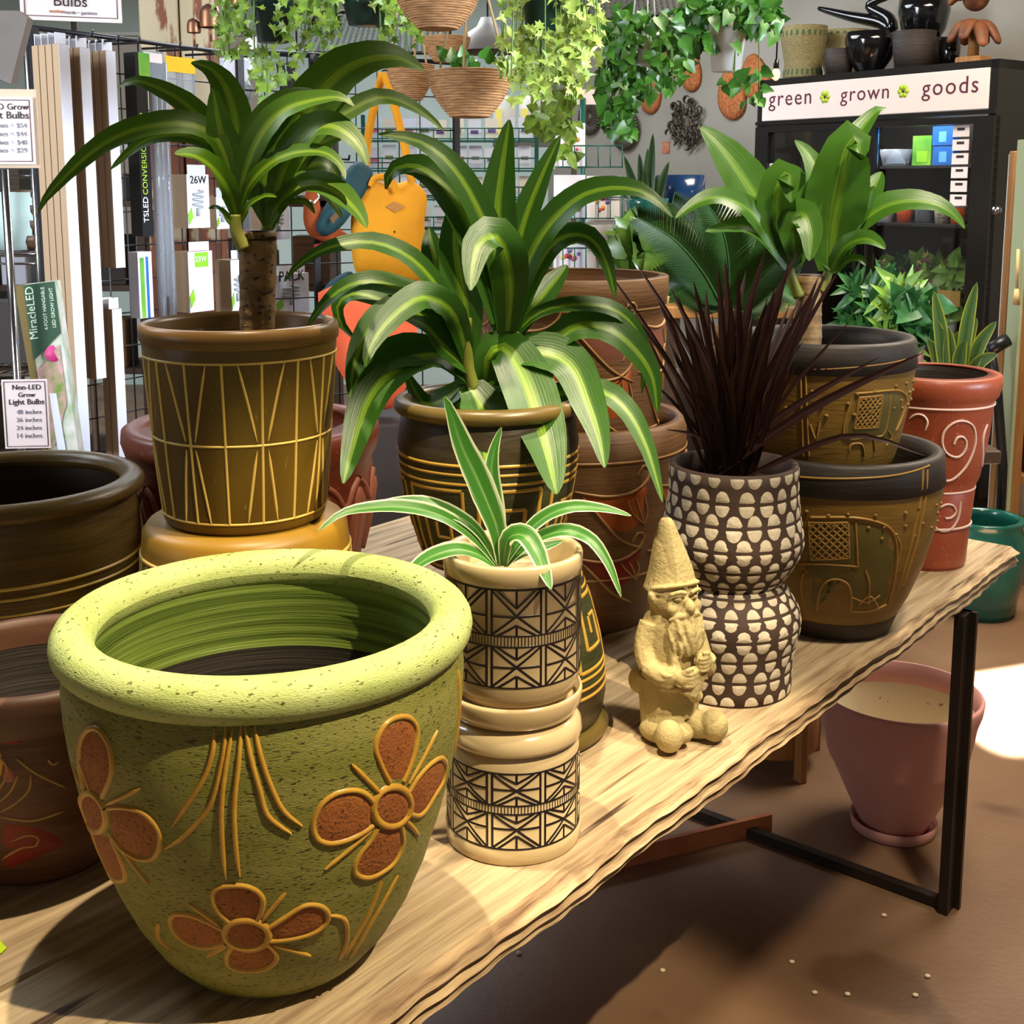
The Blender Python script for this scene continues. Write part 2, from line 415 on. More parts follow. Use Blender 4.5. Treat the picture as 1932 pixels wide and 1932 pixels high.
gin2 = [(.180, 1.0), (.181, .985), (.177, .97), (.178, .955), (.172, .935), (.170, .90), (.150, .84), (.125, .79), (.10, .76), (0, .755)]
part('body', MB().lathe(*GA, [(0, .73)] + gp, SEG), m_grn, gr)
part('rim', MB().lathe(*GA, torus_prof(.194, 1.094, .0225, .022, 18), SEG), m_grim, gr, 'pale green rolled rim')
m_gin = M('green_throwing_rings', '#7f9440', .5, '#566a26', 5, (.4, .4, 22), bump=.5, mix=(.4, .6))
m_dark = M('unglazed_black', '#241f1a', .7, '#37302a', 5, (.4, .4, 20), bump=.5)
part('inner_wall', MB().lathe(*GA, gin, SEG), m_gin, gr, 'green ringed inner wall'); part('inner_base', MB().lathe(*GA, gin2, SEG), m_dark, gr, 'unglazed black inside')
GP = Pot(GA, gp)
PET = [  # (outline of petal in frame pixels)
 [(735,1475),(722,1450),(709,1415),(713,1390),(727,1366),(750,1353),(774,1355),(787,1376),(784,1410),(774,1445),(761,1474)],
 [(706,1515),(690,1498),(665,1491),(630,1499),(605,1520),(591,1552),(597,1580),(617,1591),(646,1588),(680,1574),(704,1557)],
 [(712,1562),(700,1585),(680,1610),(669,1635),(674,1651),(696,1656),(722,1645),(746,1624),(760,1590),(756,1553)],
 [(772,1493),(790,1465),(812,1441),(832,1430),(841,1442),(837,1470),(820,1500),(805,1525),(790,1539),(768,1534)],
 [(160,1492),(152,1450),(152,1402),(165,1377),(185,1376),(204,1400),(212,1440),(208,1470),(193,1504)],
 [(204,1525),(230,1523),(265,1530),(290,1550),(303,1577),(297,1610),(280,1621),(255,1617),(225,1596),(207,1570)],
 [(172,1562),(180,1600),(195,1640),(215,1659),(234,1661),(237,1648),(227,1618),(210,1580)],
 [(432,1738),(413,1720),(402,1696),(406,1679),(425,1671),(460,1671),(485,1681),(497,1700),(492,1724),(482,1738)],
 [(425,1755),(395,1740),(360,1726),(331,1725),(321,1738),(331,1760),(355,1779),(390,1787),(426,1780)],
 [(440,1785),(428,1804),(433,1821),(455,1829),(488,1830),(513,1821),(523,1805),(511,1786),(495,1776)],
 [(505,1752),(540,1729),(575,1708),(604,1709),(619,1723),(617,1739),(599,1756),(560,1769),(510,1775)]]
CEN = [(740,1522,34,38,.5),(176,1532,22,38,-.35),(466,1762,42,27,.1)]
def petals(pots, P, parent, fm, om, w=.006):
    for p in P:
        part('flower_petal', fill(MB(), pots, p, .0008), fm, parent)
        part('petal_outline', stroke(MB(), pots, p, w, .0022, 40, taper=False), om, parent)
petals(GP, PET, gr, m_petal, m_och)
for (cx, cy, a, b, ro) in CEN:
    o = [(cx + a * math.cos(q) * math.cos(ro) - b * math.sin(q) * math.sin(ro), cy + a * math.cos(q) * math.sin(ro) + b * math.sin(q) * math.cos(ro)) for q in [2 * PI * k / 12 for k in range(12)]]
    part('flower_centre', fill(MB(), GP, o, .0014), m_petal, gr); part('centre_ring', stroke(MB(), GP, o + [o[0]], .0085, .003, 44, taper=False), m_och, gr)
for ln in [[(405,1372),(400,1422),(378,1480),(326,1558)],[(426,1368),(420,1430),(396,1520),(348,1578),(313,1600)],[(440,1372),(427,1440),(418,1520),(420,1600),(427,1655)],
           [(455,1366),(450,1440),(442,1520),(445,1600),(453,1652)],[(462,1370),(476,1440),(490,1490),(506,1540),(550,1572)],[(480,1368),(490,1420),(510,1480),(535,1530),(570,1557)],
           [(662,1441),(720,1500)],[(824,1378),(771,1478)],[(613,1639),(700,1566)],[(762,1545),(789,1575)],[(268,1486),(200,1518)],[(150,1430),(172,1492)],[(137,1440),(165,1500)],[(215,1580),(282,1668)],
           [(356,1703),(414,1744)],[(540,1682),(494,1738)],[(390,1804),(432,1782)],[(586,1802),(514,1781)],[(862,1262),(866,1340),(856,1420)],[(720,1660),(690,1735),(650,1800)],[(750,1650),(700,1740),(660,1806)],
           [(620,1726),(650,1735),(655,1770),(640,1810)],[(300,1740),(300,1770),(325,1790)]]:
    part('incised_line', stroke(MB(), GP, ln, .0055, .002, 16), m_och, gr)

# --- olive brown planter at the far left
m_olv = M('olive_glaze', '#4f3d18', .38, '#6b5526', 8, (1, 1, 9), bump=.3, mix=(.3, .7))
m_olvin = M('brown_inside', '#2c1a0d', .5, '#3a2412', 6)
OA = aty(12, 935, 1.93)
po = [(.13, .73), (.15, .75), (.185, .84), (.203, .92), (.207, .98), (.205, 1.03), (.199, 1.055)]
orr = T('olive_planter', 'wide olive brown planter with yellow stripes at the left edge of the table', 'planter', (OA.x, OA.y, .73))
part('body', MB().lathe(OA.x, OA.y, [(0, .73)] + po, SEG), m_olv, orr)
part('rim', MB().lathe(OA.x, OA.y, torus_prof(.197, 1.068, .02, .016), SEG), m_olv, orr)
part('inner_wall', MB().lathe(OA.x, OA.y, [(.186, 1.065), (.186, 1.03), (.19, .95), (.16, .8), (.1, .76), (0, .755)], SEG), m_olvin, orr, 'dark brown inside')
OP = Pot(OA, po); m_yel = M('yellow_slip', '#d8b858', .35)
for z, w in ((.957, .006), (.94, .005), (.915, .004)):
    part('slip_line', stroke(MB(), OP, [(2 * PI * k / 48 + .3, z) for k in range(49)], w, .002, 120, False, False), m_yel, orr)

# --- brown rimmed planter in front of it
m_brn = M('brown_clay', '#4a2d1c', .5, '#6b4630', 6, (1, 1, 7), bump=.4, mix=(.3, .7))
m_redp = M('red_paint', '#8e2416', .5, '#74200f', 12)
m_tanp = M('tan_slip', '#b08a50', .5); m_ylwp = M('yellow_paint', '#d6a62c', .45); m_pnkp = M('dusty_pink_paint', '#a05a50', .5)
BA = aty(62, 1245, 1.42)
pb = [(.085, .73), (.10, .745), (.125, .80), (.138, .86), (.141, .90), (.139, .935)]
brr = T('painted_planter', 'low brown planter with red and yellow painted body at the left front', 'planter', (BA.x, BA.y, .73))
part('body', MB().lathe(BA.x, BA.y, [(0, .73)] + pb, SEG), m_brn, brr)
part('rim', MB().lathe(BA.x, BA.y, [(.139, .935), (.144, .945), (.145, .975), (.141, .985), (.131, .985), (.128, .975), (.127, .95)], SEG), M('pale_brown_rim', '#593a2a', .5, '#684835', 9, (1, 1, 6)), brr, 'paler brown rim')
part('inner_wall', MB().lathe(BA.x, BA.y, [(.127, .95), (.126, .90), (.11, .82), (.08, .77), (0, .765)], SEG), m_dark, brr, 'black inside')
BP = Pot(BA, pb)
for p, m in (([(0, 1548), (60, 1555), (110, 1575), (130, 1592), (95, 1608), (40, 1632), (5, 1636)], m_redp), ([(-40, 1400), (-5, 1408), (8, 1436), (6, 1462), (-20, 1480), (-50, 1450)], m_ylwp), ([(8, 1440), (24, 1452), (28, 1470), (16, 1478), (5, 1466)], m_pnkp), ([(5, 1398), (40, 1395), (42, 1402), (8, 1404)], m_redp)):
    part('painted_patch', fill(MB(), BP, p, .0008), m, brr)
sl = MB()
for ln in [[(-10, 1420), (12, 1445), (10, 1470), (-10, 1500)], [(0, 1532), (30, 1515), (55, 1490), (58, 1462)], [(0, 1512), (22, 1490), (34, 1462)], [(5, 1620), (40, 1600), (68, 1595), (72, 1580), (50, 1576), (20, 1588)],
           [(30, 1430), (70, 1460), (125, 1486)], [(90, 1432), (100, 1442), (112, 1436)], [(0, 1540), (60, 1548), (120, 1530)], [(0, 1389), (60, 1383), (115, 1372)]]:
    stroke(sl, BP, ln, .0035, .0012, 18)
part('slip_drawing', sl, m_tanp, brr)

# --- drum planter with yellow lines on an upturned twin
m_drm = M('brown_drum_glaze', '#5c430c', .42, '#6a5216', 7, (2, 2, .5), bump=.25, speck='#8c7a40', speck_scale=40, speck_cut=.68)
m_line = M('butter_line', '#d9b75f', .45)
DA = aty(452, 604, 1.75); DZ = aty(465, 972, 1.75).z
pd = [(.110, DZ), (.116, DZ + .006), (.118, DZ + .02), (.124, DZ + .08), (.130, DZ + .16), (.136, DZ + .235), (.138, DZ + .262)]
def drum(name, label, ax, prof, flip=False):
    r, b, P = pot(name, label, ax, prof, m_drm, .012, body='body')
    return r, P
dr, DPt = drum('drum_planter', 'tall brown planter with butter yellow lines holding the dracaena cane', DA, pd + [(.137, DZ + .266)])
zt = DZ + .262
part('rim', MB().lathe(DA.x, DA.y, [(.137, zt), (.141, zt + .004), (.142, zt + .016), (.140, zt + .026), (.134, zt + .028), (.130, zt + .02), (.127, zt - .02)], SEG), M('brown_rim', '#6d4f26', .35, '#7d5f33', 9), dr)
part('inner_wall', MB().lathe(DA.x, DA.y, [(.127, zt - .0), (.120, DZ + .1), (.112, DZ + .03), (0, DZ + .025)], SEG), m_olvin, dr, 'dark inside')
def drum_lines(P, parent, z0, zm, z1, a0):
    mb = MB()
    for z in (z0, zm, z1): stroke(mb, P, [(2 * PI * k / 48, z) for k in range(49)], .0042, .0014, 120, False, False)
    for k in range(8):
        c = a0 + k * PI / 4; s = .235
        for x in (0, PI / 8): stroke(mb, P, [(c + x, z0), (c + x, (z0 + z1) / 2), (c + x, z1)], .0045, .0014, 14, False, False)
        for sg in (-1, 1):
            stroke(mb, P, [(c + sg * s, z1), (c + sg * .06, zm + .006)], .0045, .0014, 12, True, False)
            stroke(mb, P, [(c + sg * .06, zm - .006), (c + sg * s * .75, z0)], .0045, .0014, 12, True, False)
    part('slip_lines', mb, m_line, parent)
ad = math.atan2(-DA.y, -DA.x)
drum_lines(DPt, dr, DZ + .018, DZ + .13, DZ + .245, ad + .2)
sp = [(.158, .73), (.16, .76), (.157, .90), (.152, DZ - .045), (.150, DZ - .030), (.148, DZ - .012), (.140, DZ - .001), (.10, DZ), (.0, DZ)]
sr = T('upturned_planter', 'upturned brown planter with yellow base used as a stand under the tall drum planter', 'planter', (DA.x, DA.y, .73))
part('body', MB().lathe(DA.x, DA.y, [(.145, .73)] + sp[:4], SEG), m_drm, sr)
part('base', MB().lathe(DA.x, DA.y, sp[3:], SEG), M('mustard_base', '#9a7420', .42, '#87661d', 8), sr, 'mustard yellow base facing up')
SP = Pot(DA, sp[:5]); mb = MB(); stroke(mb, SP, [(2 * PI * k / 48, DZ - .045) for k in range(49)], .007, .0016, 120, False, False)
for k in range(40): stroke(mb, SP, [(2 * PI * k / 40, DZ - .05), (2 * PI * k / 40 + (.03 if k % 3 else -.03), .75)], .0045, .0014, 10, False, False)
part('slip_lines', mb, m_line, sr)

# --- wide terracotta planter behind the drum
m_ter = M('terracotta_glaze', '#6b2f1c', .4, '#7e3a24', 9, bump=.25, speck='#9a5a44', speck_scale=120, speck_cut=.66)
EA = aty(476, 800, 2.25); zr = EA.z
pe = [(.16, .73), (.18, .78), (.215, .92), (.226, zr - .12), (.222, zr - .06), (.229, zr - .05), (.238, zr - .02), (.236, zr), (.225, zr + .006)]
er, eb, EP = pot('terracotta_planter', 'wide terracotta planter with thick rim and carved swags behind the drum planter', EA, pe, m_ter, .05)
mb = MB(); ae = math.atan2(-EA.y, -EA.x); m_terl = M('worn_terracotta_edge', '#9b5a42', .5)
for k in range(16):
    c = ae + k * PI / 8; stroke(mb, EP, [(c - .19, zr - .085), (c - .1, zr - .10), (c, zr - .13), (c + .1, zr - .10), (c + .19, zr - .085)], .012, .005, 16, False, False)
    for sg in (-1, 1): stroke(mb, EP, [(c + .19, zr - .1), (c + .19 + sg * .05, zr - .16), (c + .19 + sg * .02, zr - .24)], .02, .006, 12, True, False)
part('carved_swag', mb, m_terl, er)

# --- Greek key planters: the upright one and its upturned twin
m_key = M('dark_key_glaze', '#2e2616', .4, '#3d3420', 10, (1, 1, 5), bump=.2)
m_keyg = M('green_key_band', '#3c4022', .5, '#2f3219', 14, (1, 1, 6), bump=.3)
m_keyl = M('ochre_key_line', '#b8903c', .4)
def key_profile(z0, up):
    h = .255
    q = [(k_ * .945, z_) for k_, z_ in [(.086, 0), (.10, .004), (.118, .05), (.132, .10), (.141, .15), (.144, .19), (.139, .222), (.133, .234)]]
    rim = torus_prof(.1285, .243, .013, .012)
    if up: return [(r, z0 + z) for r, z in q], [(r, z0 + z) for r, z in rim]
    return [(r, z0 + h - z) for r, z in q], [(r, z0 + h - z) for r, z in rim]
def key_planter(name, label, ax, z0, up):
    q, rim = key_profile(z0, up); h = .255; f = (lambda z: z0 + z) if up else (lambda z: z0 + h - z)
    r = T(name, label, 'planter', (ax.x, ax.y, z0)); P = Pot(ax, q)
    part('body', MB().lathe(ax.x, ax.y, ([(0, f(0))] + q), SEG), m_key, r); part('rim', MB().lathe(ax.x, ax.y, rim, SEG), M('olive_bronze_rim', '#54451f', .35, '#655428', 10), r)
    part('inner_wall', MB().lathe(ax.x, ax.y, [(.116, f(.24)), (.117, f(.19)), (.106, f(.12)), (.08, f(.03)), (0, f(.025))], SEG), m_olvin, r, 'dark inside')
    part('key_band', MB().lathe(ax.x, ax.y, [(P.R(f(z)) + .0006, f(z)) for z in (.02, .05, .08, .11, .14, .165)], SEG), m_keyg, r, 'green band behind the key pattern')
    mb = MB()
    for z in (.175, .162, .148, .025, .012): stroke(mb, P, [(2 * PI * k / 48, f(z)) for k in range(49)], .0060, .0016, 110, False, False)
    a0 = math.atan2(-ax.y, -ax.x)
    for k in range(7):
        c = a0 + k * 2 * PI / 7 + .25; u = .36; zt, zb = .138, .035; dz = .022
        pts = [(c - u, zb), (c - u, zt), (c + u, zt), (c + u, zb), (c - u * .5, zb), (c - u * .5, zt - dz * 1.3), (c + u * .5, zt - dz * 1.3), (c + u * .5, zb + dz * 1.3), (c - u * .05, zb + dz * 1.3), (c - u * .05, zb + dz * 2.4)]
        for i in range(len(pts) - 1): stroke(mb, P, [(pts[i][0], f(pts[i][1])), (pts[i + 1][0], f(pts[i + 1][1]))], .0078, .0018, 10, False, False)
    part('key_pattern', mb, m_keyl, r); return r
KA2 = onz(975, 1365, .73)
key_planter('key_planter', 'upturned dark planter with ochre Greek key band standing rim down behind the white pots', KA2, .73, False)
KA = aty(921, 800, KA2.y + .02)
key_planter('key_planter', 'upright dark planter with ochre Greek key band holding the large striped dracaena', KA, .986, True)

# --- black lined cream pots (upright with saucer on top of an upturned twin)
m_crm = M('cream_glaze', '#cdb68c', .18, '#c4ac80', 6, coat=.6)
m_blk = M('black_pattern', '#1c1416', .35)
WA = onz(968, 1566, .73)
def zpx(ax, y): return sil(ax, 1098, y)[1]
r0 = .0855
zb = [.73, zpx(WA, 1337), zpx(WA, 1035)]
hh = (zb[2] - zb[1])
def cream(name, label, z0, up, h):
    f = (lambda t: z0 + t * h) if up else (lambda t: z0 + (1 - t) * h)
    r = T(name, label, 'flower pot', (WA.x, WA.y, z0))
    out = [(.070, f(.13)), (.078, f(.17)), (.0835, f(.24)), (.0845, f(.30)), (.0845, f(.88)), (.0865, f(.885)), (.0868, f(.985)), (.085, f(1.0))]
    P = Pot(WA, out)
    inn = [(.079, f(1.0)), (.077, f(.97)), (.076, f(.4)), (.07, f(.22)), (0, f(.21))]
    part('body', MB().lathe(WA.x, WA.y, [(0, f(.13))] + out + inn, SEG), m_crm, r)
    part('saucer', MB().lathe(WA.x, WA.y, [(0, f(0)), (.070, f(0)), (.080, f(.02)), (.086, f(.07)), (.0875, f(.14)), (.086, f(.165)), (.0835, f(.16)), (.0815, f(.09)), (.074, f(.075)), (0, f(.075))], SEG), m_crm, r)
    mb = MB(); a0 = math.atan2(-WA.y, -WA.x) + .05; t0, t1, ta, tb_ = .29, .87, .535, .60; w = .0041
    for t in (t0, t1, ta, tb_): stroke(mb, P, [(2 * PI * k / 48, f(t)) for k in range(49)], .0034, .0006, 100, False, False)
    for k in range(130):
        a = 2 * PI * k / 130; stroke(mb, P, [(a, f(ta)), (a, f(tb_))], .0016, .0006, 3, False, False)
    for k in range(8):
        c = a0 + k * PI / 4; u = PI / 8
        for (b0, b1) in ((t0, ta), (tb_, t1)):
            m = (b0 + b1) / 2 - (.0 if b0 == t0 else .02)
            def sg(p, q, ww=w): stroke(mb, P, [(c + p[0] * u, f(p[1])), (c + q[0] * u, f(q[1]))], ww, .0006, 7, False, False)
            sg((-.9, b0), (-.9, b1)); sg((.9, b0), (.9, b1))
            for s in (-1, 1):
                sg((s * .86, b1 - .01), (0, m - .015 + .02)); sg((s * .70, b1), (0, m + .05)) if True else None
                sg((s * .86, b0 + .01), (0, m + .005)); sg((s * .70, b0), (0, m - .05))
                sg((s * .88, m), (0, m))
            sg((0, m + .05), (0, b1)); sg((0, m - .05), (0, b0))
    part('line_pattern', mb, m_blk, r, 'black ruled triangles and bands'); return r
cream('lined_pot', 'cream pot with black line pattern, upturned at the bottom of its stack', zb[0], False, zb[1] - zb[0])
cream('lined_pot', 'cream pot with black line pattern on top of its twin, holding a white edged plant', zb[1], True, hh)

# --- waisted dark pots with white ovals
m_mud = M('dark_matte_clay', '#3a2a22', .75, '#453329', 20, bump=.2)
m_chk = M('chalk_white', '#cfc3ae', .8, '#b9ac96', 25, bump=.35, bscale=120)
HA = onz(1373, 1288, .73)
zH = [.73, sil(HA, 1487, 1098)[1], sil(HA, 1508, 879)[1]]
RH = .1035
def oval_pot(name, label, z0, h, up):
    f = (lambda t: z0 + t * h) if up else (lambda t: z0 + (1 - t) * h)
    R = RH
    out = [(R * .78, f(0)), (R * .83, f(.02)), (R * .96, f(.13)), (R * 1.07, f(.24)), (R * 1.115, f(.34)), (R * 1.10, f(.44)), (R * 1.05, f(.56)), (R * 1.01, f(.75)), (R, f(.9)), (R * .995, f(1.0))]
    r = T(name, label, 'flower pot', (HA.x, HA.y, z0)); P = Pot(HA, out)
    inn = [(R * .91, f(1.0)), (R * .91, f(.8)), (R * .95, f(.5)), (R * .9, f(.25)), (R * .7, f(.1)), (0, f(.1))]
    part('body', MB().lathe(HA.x, HA.y, [(0, f(0))] + out + inn, SEG), m_mud, r)
    mb = MB(); rnd = random.Random(3 if up else 5); rows_ = [.05, .20, .385, .58, .775, .94]; hts = [.062, .088, .108, .108, .108, .082]; N = 20
    for ri, (t, hv) in enumerate(zip(rows_, hts)):
        for k in range(N):
            a = 2 * PI * (k + .5 * (ri % 2)) / N + rnd.uniform(-.03, .03); wa = rnd.uniform(.112, .142); tt = t + rnd.uniform(-.006, .006)
            for sgn in (-1, 1):
                if ri == 5 and sgn > 0: continue
                pts = [(a - wa, f(tt + sgn * .008))] + [(a - wa * math.cos(q), f(tt + sgn * (.008 + hv * math.sin(q) ** .8))) for q in (.35, .8, 1.25, 1.57, 1.9, 2.35, 2.8)] + [(a + wa, f(tt + sgn * .008))]
                if ri == 5: pts = [(x, f(1 - .012) if i in (0, len(pts) - 1) else f(1 - .012 - hv * 1.2 * math.sin([0, .35, .8, 1.25, 1.57, 1.9, 2.35, 2.8, 0][i]) ** .8)) for i, (x, _) in enumerate(pts)]
                fill(mb, P, pts, .0010, False, 2, 20)
    part('oval_inlay', mb, m_chk, r, 'split chalk white ovals'); return r
oval_pot('oval_pot', 'dark waisted pot with white ovals, upturned at the bottom of its stack', zH[0], zH[1] - zH[0], False)
oval_pot('oval_pot', 'dark waisted pot with white ovals holding the purple grass plant', zH[1], zH[2] - zH[1], True)

# --- carved fan planters (orange brown), one standing inside the other
m_fan = M('brown_carved_clay', '#6b4a2c', .5, '#7d5a38', 6, (1, 1, 12), bump=.35, mix=(.3, .7))
m_orn = M('orange_fan', '#b25a24', .5, '#98481c', 10); m_pnk = M('faded_pink_fan', '#8a5544', .55, '#79493a', 10); m_grm = M('mud_grey_fan', '#5d4630', .55)
m_carv = M('carved_ridge', '#b08350', .45)
LA = aty(1090, 779, 2.28)
def fan_planter(name, label, ax, z0, outer, wall, pal, flo):
    r, b, P = pot(name, label, ax, outer, m_fan, wall, floor=flo)
    a0 = math.atan2(-ax.y, -ax.x); z1 = outer[-1][1]; H0 = z1 - z0; ls = MB()
    for k in range(8):
        c = a0 + k * PI / 4 + .35
        for j, (m, lo, hi) in enumerate(pal):
            pts = [(c - .36, z0 + H0 * hi), (c - .1, z0 + H0 * (hi - .03)), (c + .2, z0 + H0 * (hi - .02)), (c + .36, z0 + H0 * (hi + .03)), (c + .3, z0 + H0 * lo), (c + .0, z0 + H0 * (lo - .02))]
            part('painted_fan', fill(MB(), P, pts, .0008, False), m, r)
            zz = z0 + H0 * hi
            stroke(ls, P, [(c - .37, zz), (c - .1, zz - .010), (c + .15, zz - .006), (c + .3, zz + .012), (c + .33, zz + .034), (c + .25, zz + .040), (c + .2, zz + .024)], .005, .003, 22, True, False)
            stroke(ls, P, [(c - .3, zz - .01), (c + .05, z0 + H0 * (lo - .05)), (c + .34, z0 + H0 * (lo - .12))], .005, .003, 16, True, False)
            for q in range(3): stroke(ls, P, [(c + .1 + q * .09, zz - .015), (c + .18 + q * .08, z0 + H0 * (lo + .06)), (c + .32, z0 + H0 * lo)], .004, .003, 10, True, False)
    for t in (.865, .30): stroke(ls, P, [(2 * PI * k / 48, z0 + H0 * t) for k in range(49)], .005, .002, 110, False, False)
    part('carved_ridges', ls, m_carv, r); return r, P
zl = LA.z
fan_planter('fan_planter', 'big orange brown planter with carved scrolls, the lower of two nested behind the gnome', LA, .73,
    [(.135, .73), (.145, .75), (.17, .83), (.192, .93), (.203, 1.02), (.206, zl - .05), (.205, zl)], .02, [(m_orn, .56, .74), (m_redp, .28, .42)], .06)
UA = aty(1078, 517, 2.29)
fan_planter('fan_planter', 'carved brown and pink planter standing inside the bigger one, highest of the table', UA, .99,
    [(.135, .99), (.15, 1.02), (.166, 1.10), (.174, 1.20), (.177, 1.30), (.178, UA.z - .052), (.181, UA.z - .05), (.182, UA.z - .002), (.18, UA.z)], .016, [(m_pnk, .66, .80), (m_orn, .40, .58)], .04)

# --- elephant planters, one standing inside the other
m_ele = M('elephant_glaze', '#7a5c22', .42, '#8f6e30', 9, (1, 1, 5), bump=.3, mix=(.3, .7)); m_char = M('charcoal_clay', '#2d2723', .55, '#3a332d', 9, (1, 1, 6), bump=.25)
m_elg = M('sage_panel', '#4d4a22', .5, '#5a5729', 12); m_elet = M('tan_relief', '#a8803c', .45); m_eleo = M('olive_elephant', '#5f5526', .45, '#6a5f2c', 12)
XA = aty(1584, 838, 2.22); x0 = XA.z; YA = aty(1551, 630, 2.24); y0 = YA.z
def ele_planter(name, label, ax, z0, z1, outer, dots):
    r = T(name, label, 'planter', (ax.x, ax.y, z0)); P = Pot(ax, outer)
    hb = .06 * (outer[-1][0] / .185); w = .018
    bm_ = MB().lathe(ax.x, ax.y, [q for q in outer if q[1] < z1 - hb + .001] + [(P.R(z1 - hb), z1 - hb)], SEG)
    for (da, dz_) in dots: bm_.ell(P.pt(da, dz_), (.0042, .0042, .0035), 8, 5)
    part('body', bm_, m_ele, r)
    part('rim', MB().lathe(ax.x, ax.y, [(P.R(z1 - hb) - .001, z1 - hb - .001), (P.R(z1 - hb) + .004, z1 - hb + .002), (P.R(z1) + .002, z1 - .006), (P.R(z1) - .003, z1), (P.R(z1) - w, z1 - .001), (P.R(z1) - w - .004, z1 - .03), (P.R(z1) - w, z1 - hb * 1.6)] + [(max(.01, q[0] - w), q[1] + .02) for q in outer[::-1] if q[1] < z1 - hb * 1.7], SEG), m_char, r, 'charcoal rim and inside')
    part('foot', MB().lathe(ax.x, ax.y, [(0, z0)] + [(q[0] + .0008, q[1]) for q in outer if q[1] <= z0 + .036], SEG), m_char, r, 'charcoal foot')
    return r, P
rd = random.Random(4)
def dots_(zt0, st0): return [(2 * PI * k / 26 + rd.uniform(-.06, .06) + j * .12, zt0 - j * st0 + rd.uniform(-.006, .006)) for k in range(26) for j in range(3)]
pxl = [(.098, .73), (.106, .735), (.117, .7655), (.135, .80), (.158, .86), (.176, .93), (.186, 1.0), (.187, x0 - .03), (.184, x0)]
xr, XP = ele_planter('elephant_planter', 'lower elephant planter with charcoal rim standing on the table near its far end', XA, .73, x0, pxl, dots_(x0 - .085, .022))
zz = .93
pyl = [(.09, zz), (.098, zz + .005), (.108, zz + .0355), (.125, zz + .08), (.147, zz + .16), (.162, zz + .24), (.168, y0 - .05), (.168, y0 - .02), (.166, y0)]
yr, YP = ele_planter('elephant_planter', 'upper elephant planter with charcoal rim standing inside the other one, holding a dracaena', YA, zz, y0, pyl, dots_(y0 - .08, .02))
def rel(P, parent, nm, polys, lines, w=.005):
    for pm, pts in polys: part(nm, fill(MB(), P, pts, .0016), pm, parent)
    mb = MB()
    for ln in lines: stroke(mb, P, ln, w, .0028, 4 * len(ln) + 6, False)
    part('relief_lines', mb, m_elet, parent)
def lattice(x0, y0, x1, y1, x2, y2, x3, y3, n=5):    # quad corners tl,tr,br,bl -> diagonal lines
    L = []
    def q(u, v): return ((x0 * (1 - u) + x1 * u) * (1 - v) + (x3 * (1 - u) + x2 * u) * v, (y0 * (1 - u) + y1 * u) * (1 - v) + (y3 * (1 - u) + y2 * u) * v)
    for k in range(-n + 1, n):
        t = k / n
        a, b = (max(0, t), max(0, -t)), (min(1, 1 + t), min(1, 1 - t)); L.append([q(*a), q(*b)]); L.append([q(1 - a[0], a[1]), q(1 - b[0], b[1])])
    L.append([(x0, y0), (x1, y1)]); L.append([(x1, y1), (x2, y2)]); L.append([(x2, y2), (x3, y3)]); L.append([(x3, y3), (x0, y0)])
    return L
elp = [(1530, 978), (1600, 978), (1650, 984), (1680, 1000), (1692, 1030), (1690, 1075), (1680, 1130), (1668, 1145), (1610, 1150), (1606, 1110), (1590, 1095), (1560, 1096), (1548, 1115), (1542, 1150), (1528, 1155), (1515, 1120), (1508, 1040)]
rel(XP, xr, 'elephant_relief', [(m_eleo, elp), (m_elg, [(1526, 985), (1600, 985), (1602, 1052), (1530, 1055)])],
    lattice(1526, 985, 1600, 985, 1602, 1052, 1530, 1055, 5) + [[(1614, 985), (1616, 1020), (1618, 1068)], [(1505, 1063), (1560, 1064), (1618, 1068)], [(1530, 976), (1600, 976), (1650, 983), (1682, 1000), (1692, 1035), (1688, 1085), (1676, 1140)],
    [(1683, 1002), (1698, 1028), (1690, 1070)], [(1542, 1152), (1546, 1118), (1558, 1098), (1578, 1092), (1598, 1100), (1606, 1120), (1605, 1152)], [(1632, 1075), (1640, 1100), (1638, 1140)], [(1605, 1125), (1635, 1135), (1660, 1122)], [(1605, 1152), (1640, 1152), (1672, 1140)], [(1620, 1140), (1640, 1124), (1655, 1142)],
    [(1516, 1080), (1512, 1110), (1518, 1140)], [(1740, 885), (1735, 950), (1715, 1040), (1694, 1110)], [(1748, 885), (1744, 950), (1724, 1040), (1702, 1105)], [(1752, 878), (1690, 896), (1600, 903), (1510, 900)]])
elp = [(1640, 742), (1690, 737), (1708, 748), (1704, 770), (1695, 800), (1684, 822), (1670, 830), (1610, 826), (1592, 822), (1600, 780), (1606, 750)]
rel(YP, yr, 'elephant_relief', [(m_eleo, elp), (m_elg, [(1620, 750), (1664, 745), (1655, 806), (1611, 808)])],
    lattice(1620, 750, 1664, 745, 1655, 806, 1611, 808, 5) + [[(1606, 752), (1592, 822), (1640, 823), (1668, 815), (1678, 742)], [(1618, 742), (1690, 736), (1709, 750), (1704, 778), (1690, 812)], [(1511, 700), (1512, 760), (1516, 860)], [(1520, 700), (1522, 770), (1526, 860)], [(1528, 800), (1540, 828), (1546, 795)],
    [(1602, 850), (1606, 838), (1625, 838), (1630, 860)], [(1648, 830), (1650, 850)], [(1674, 812), (1680, 824), (1672, 840)], [(1445, 696), (1540, 697), (1640, 690), (1706, 678)]], w=.004)

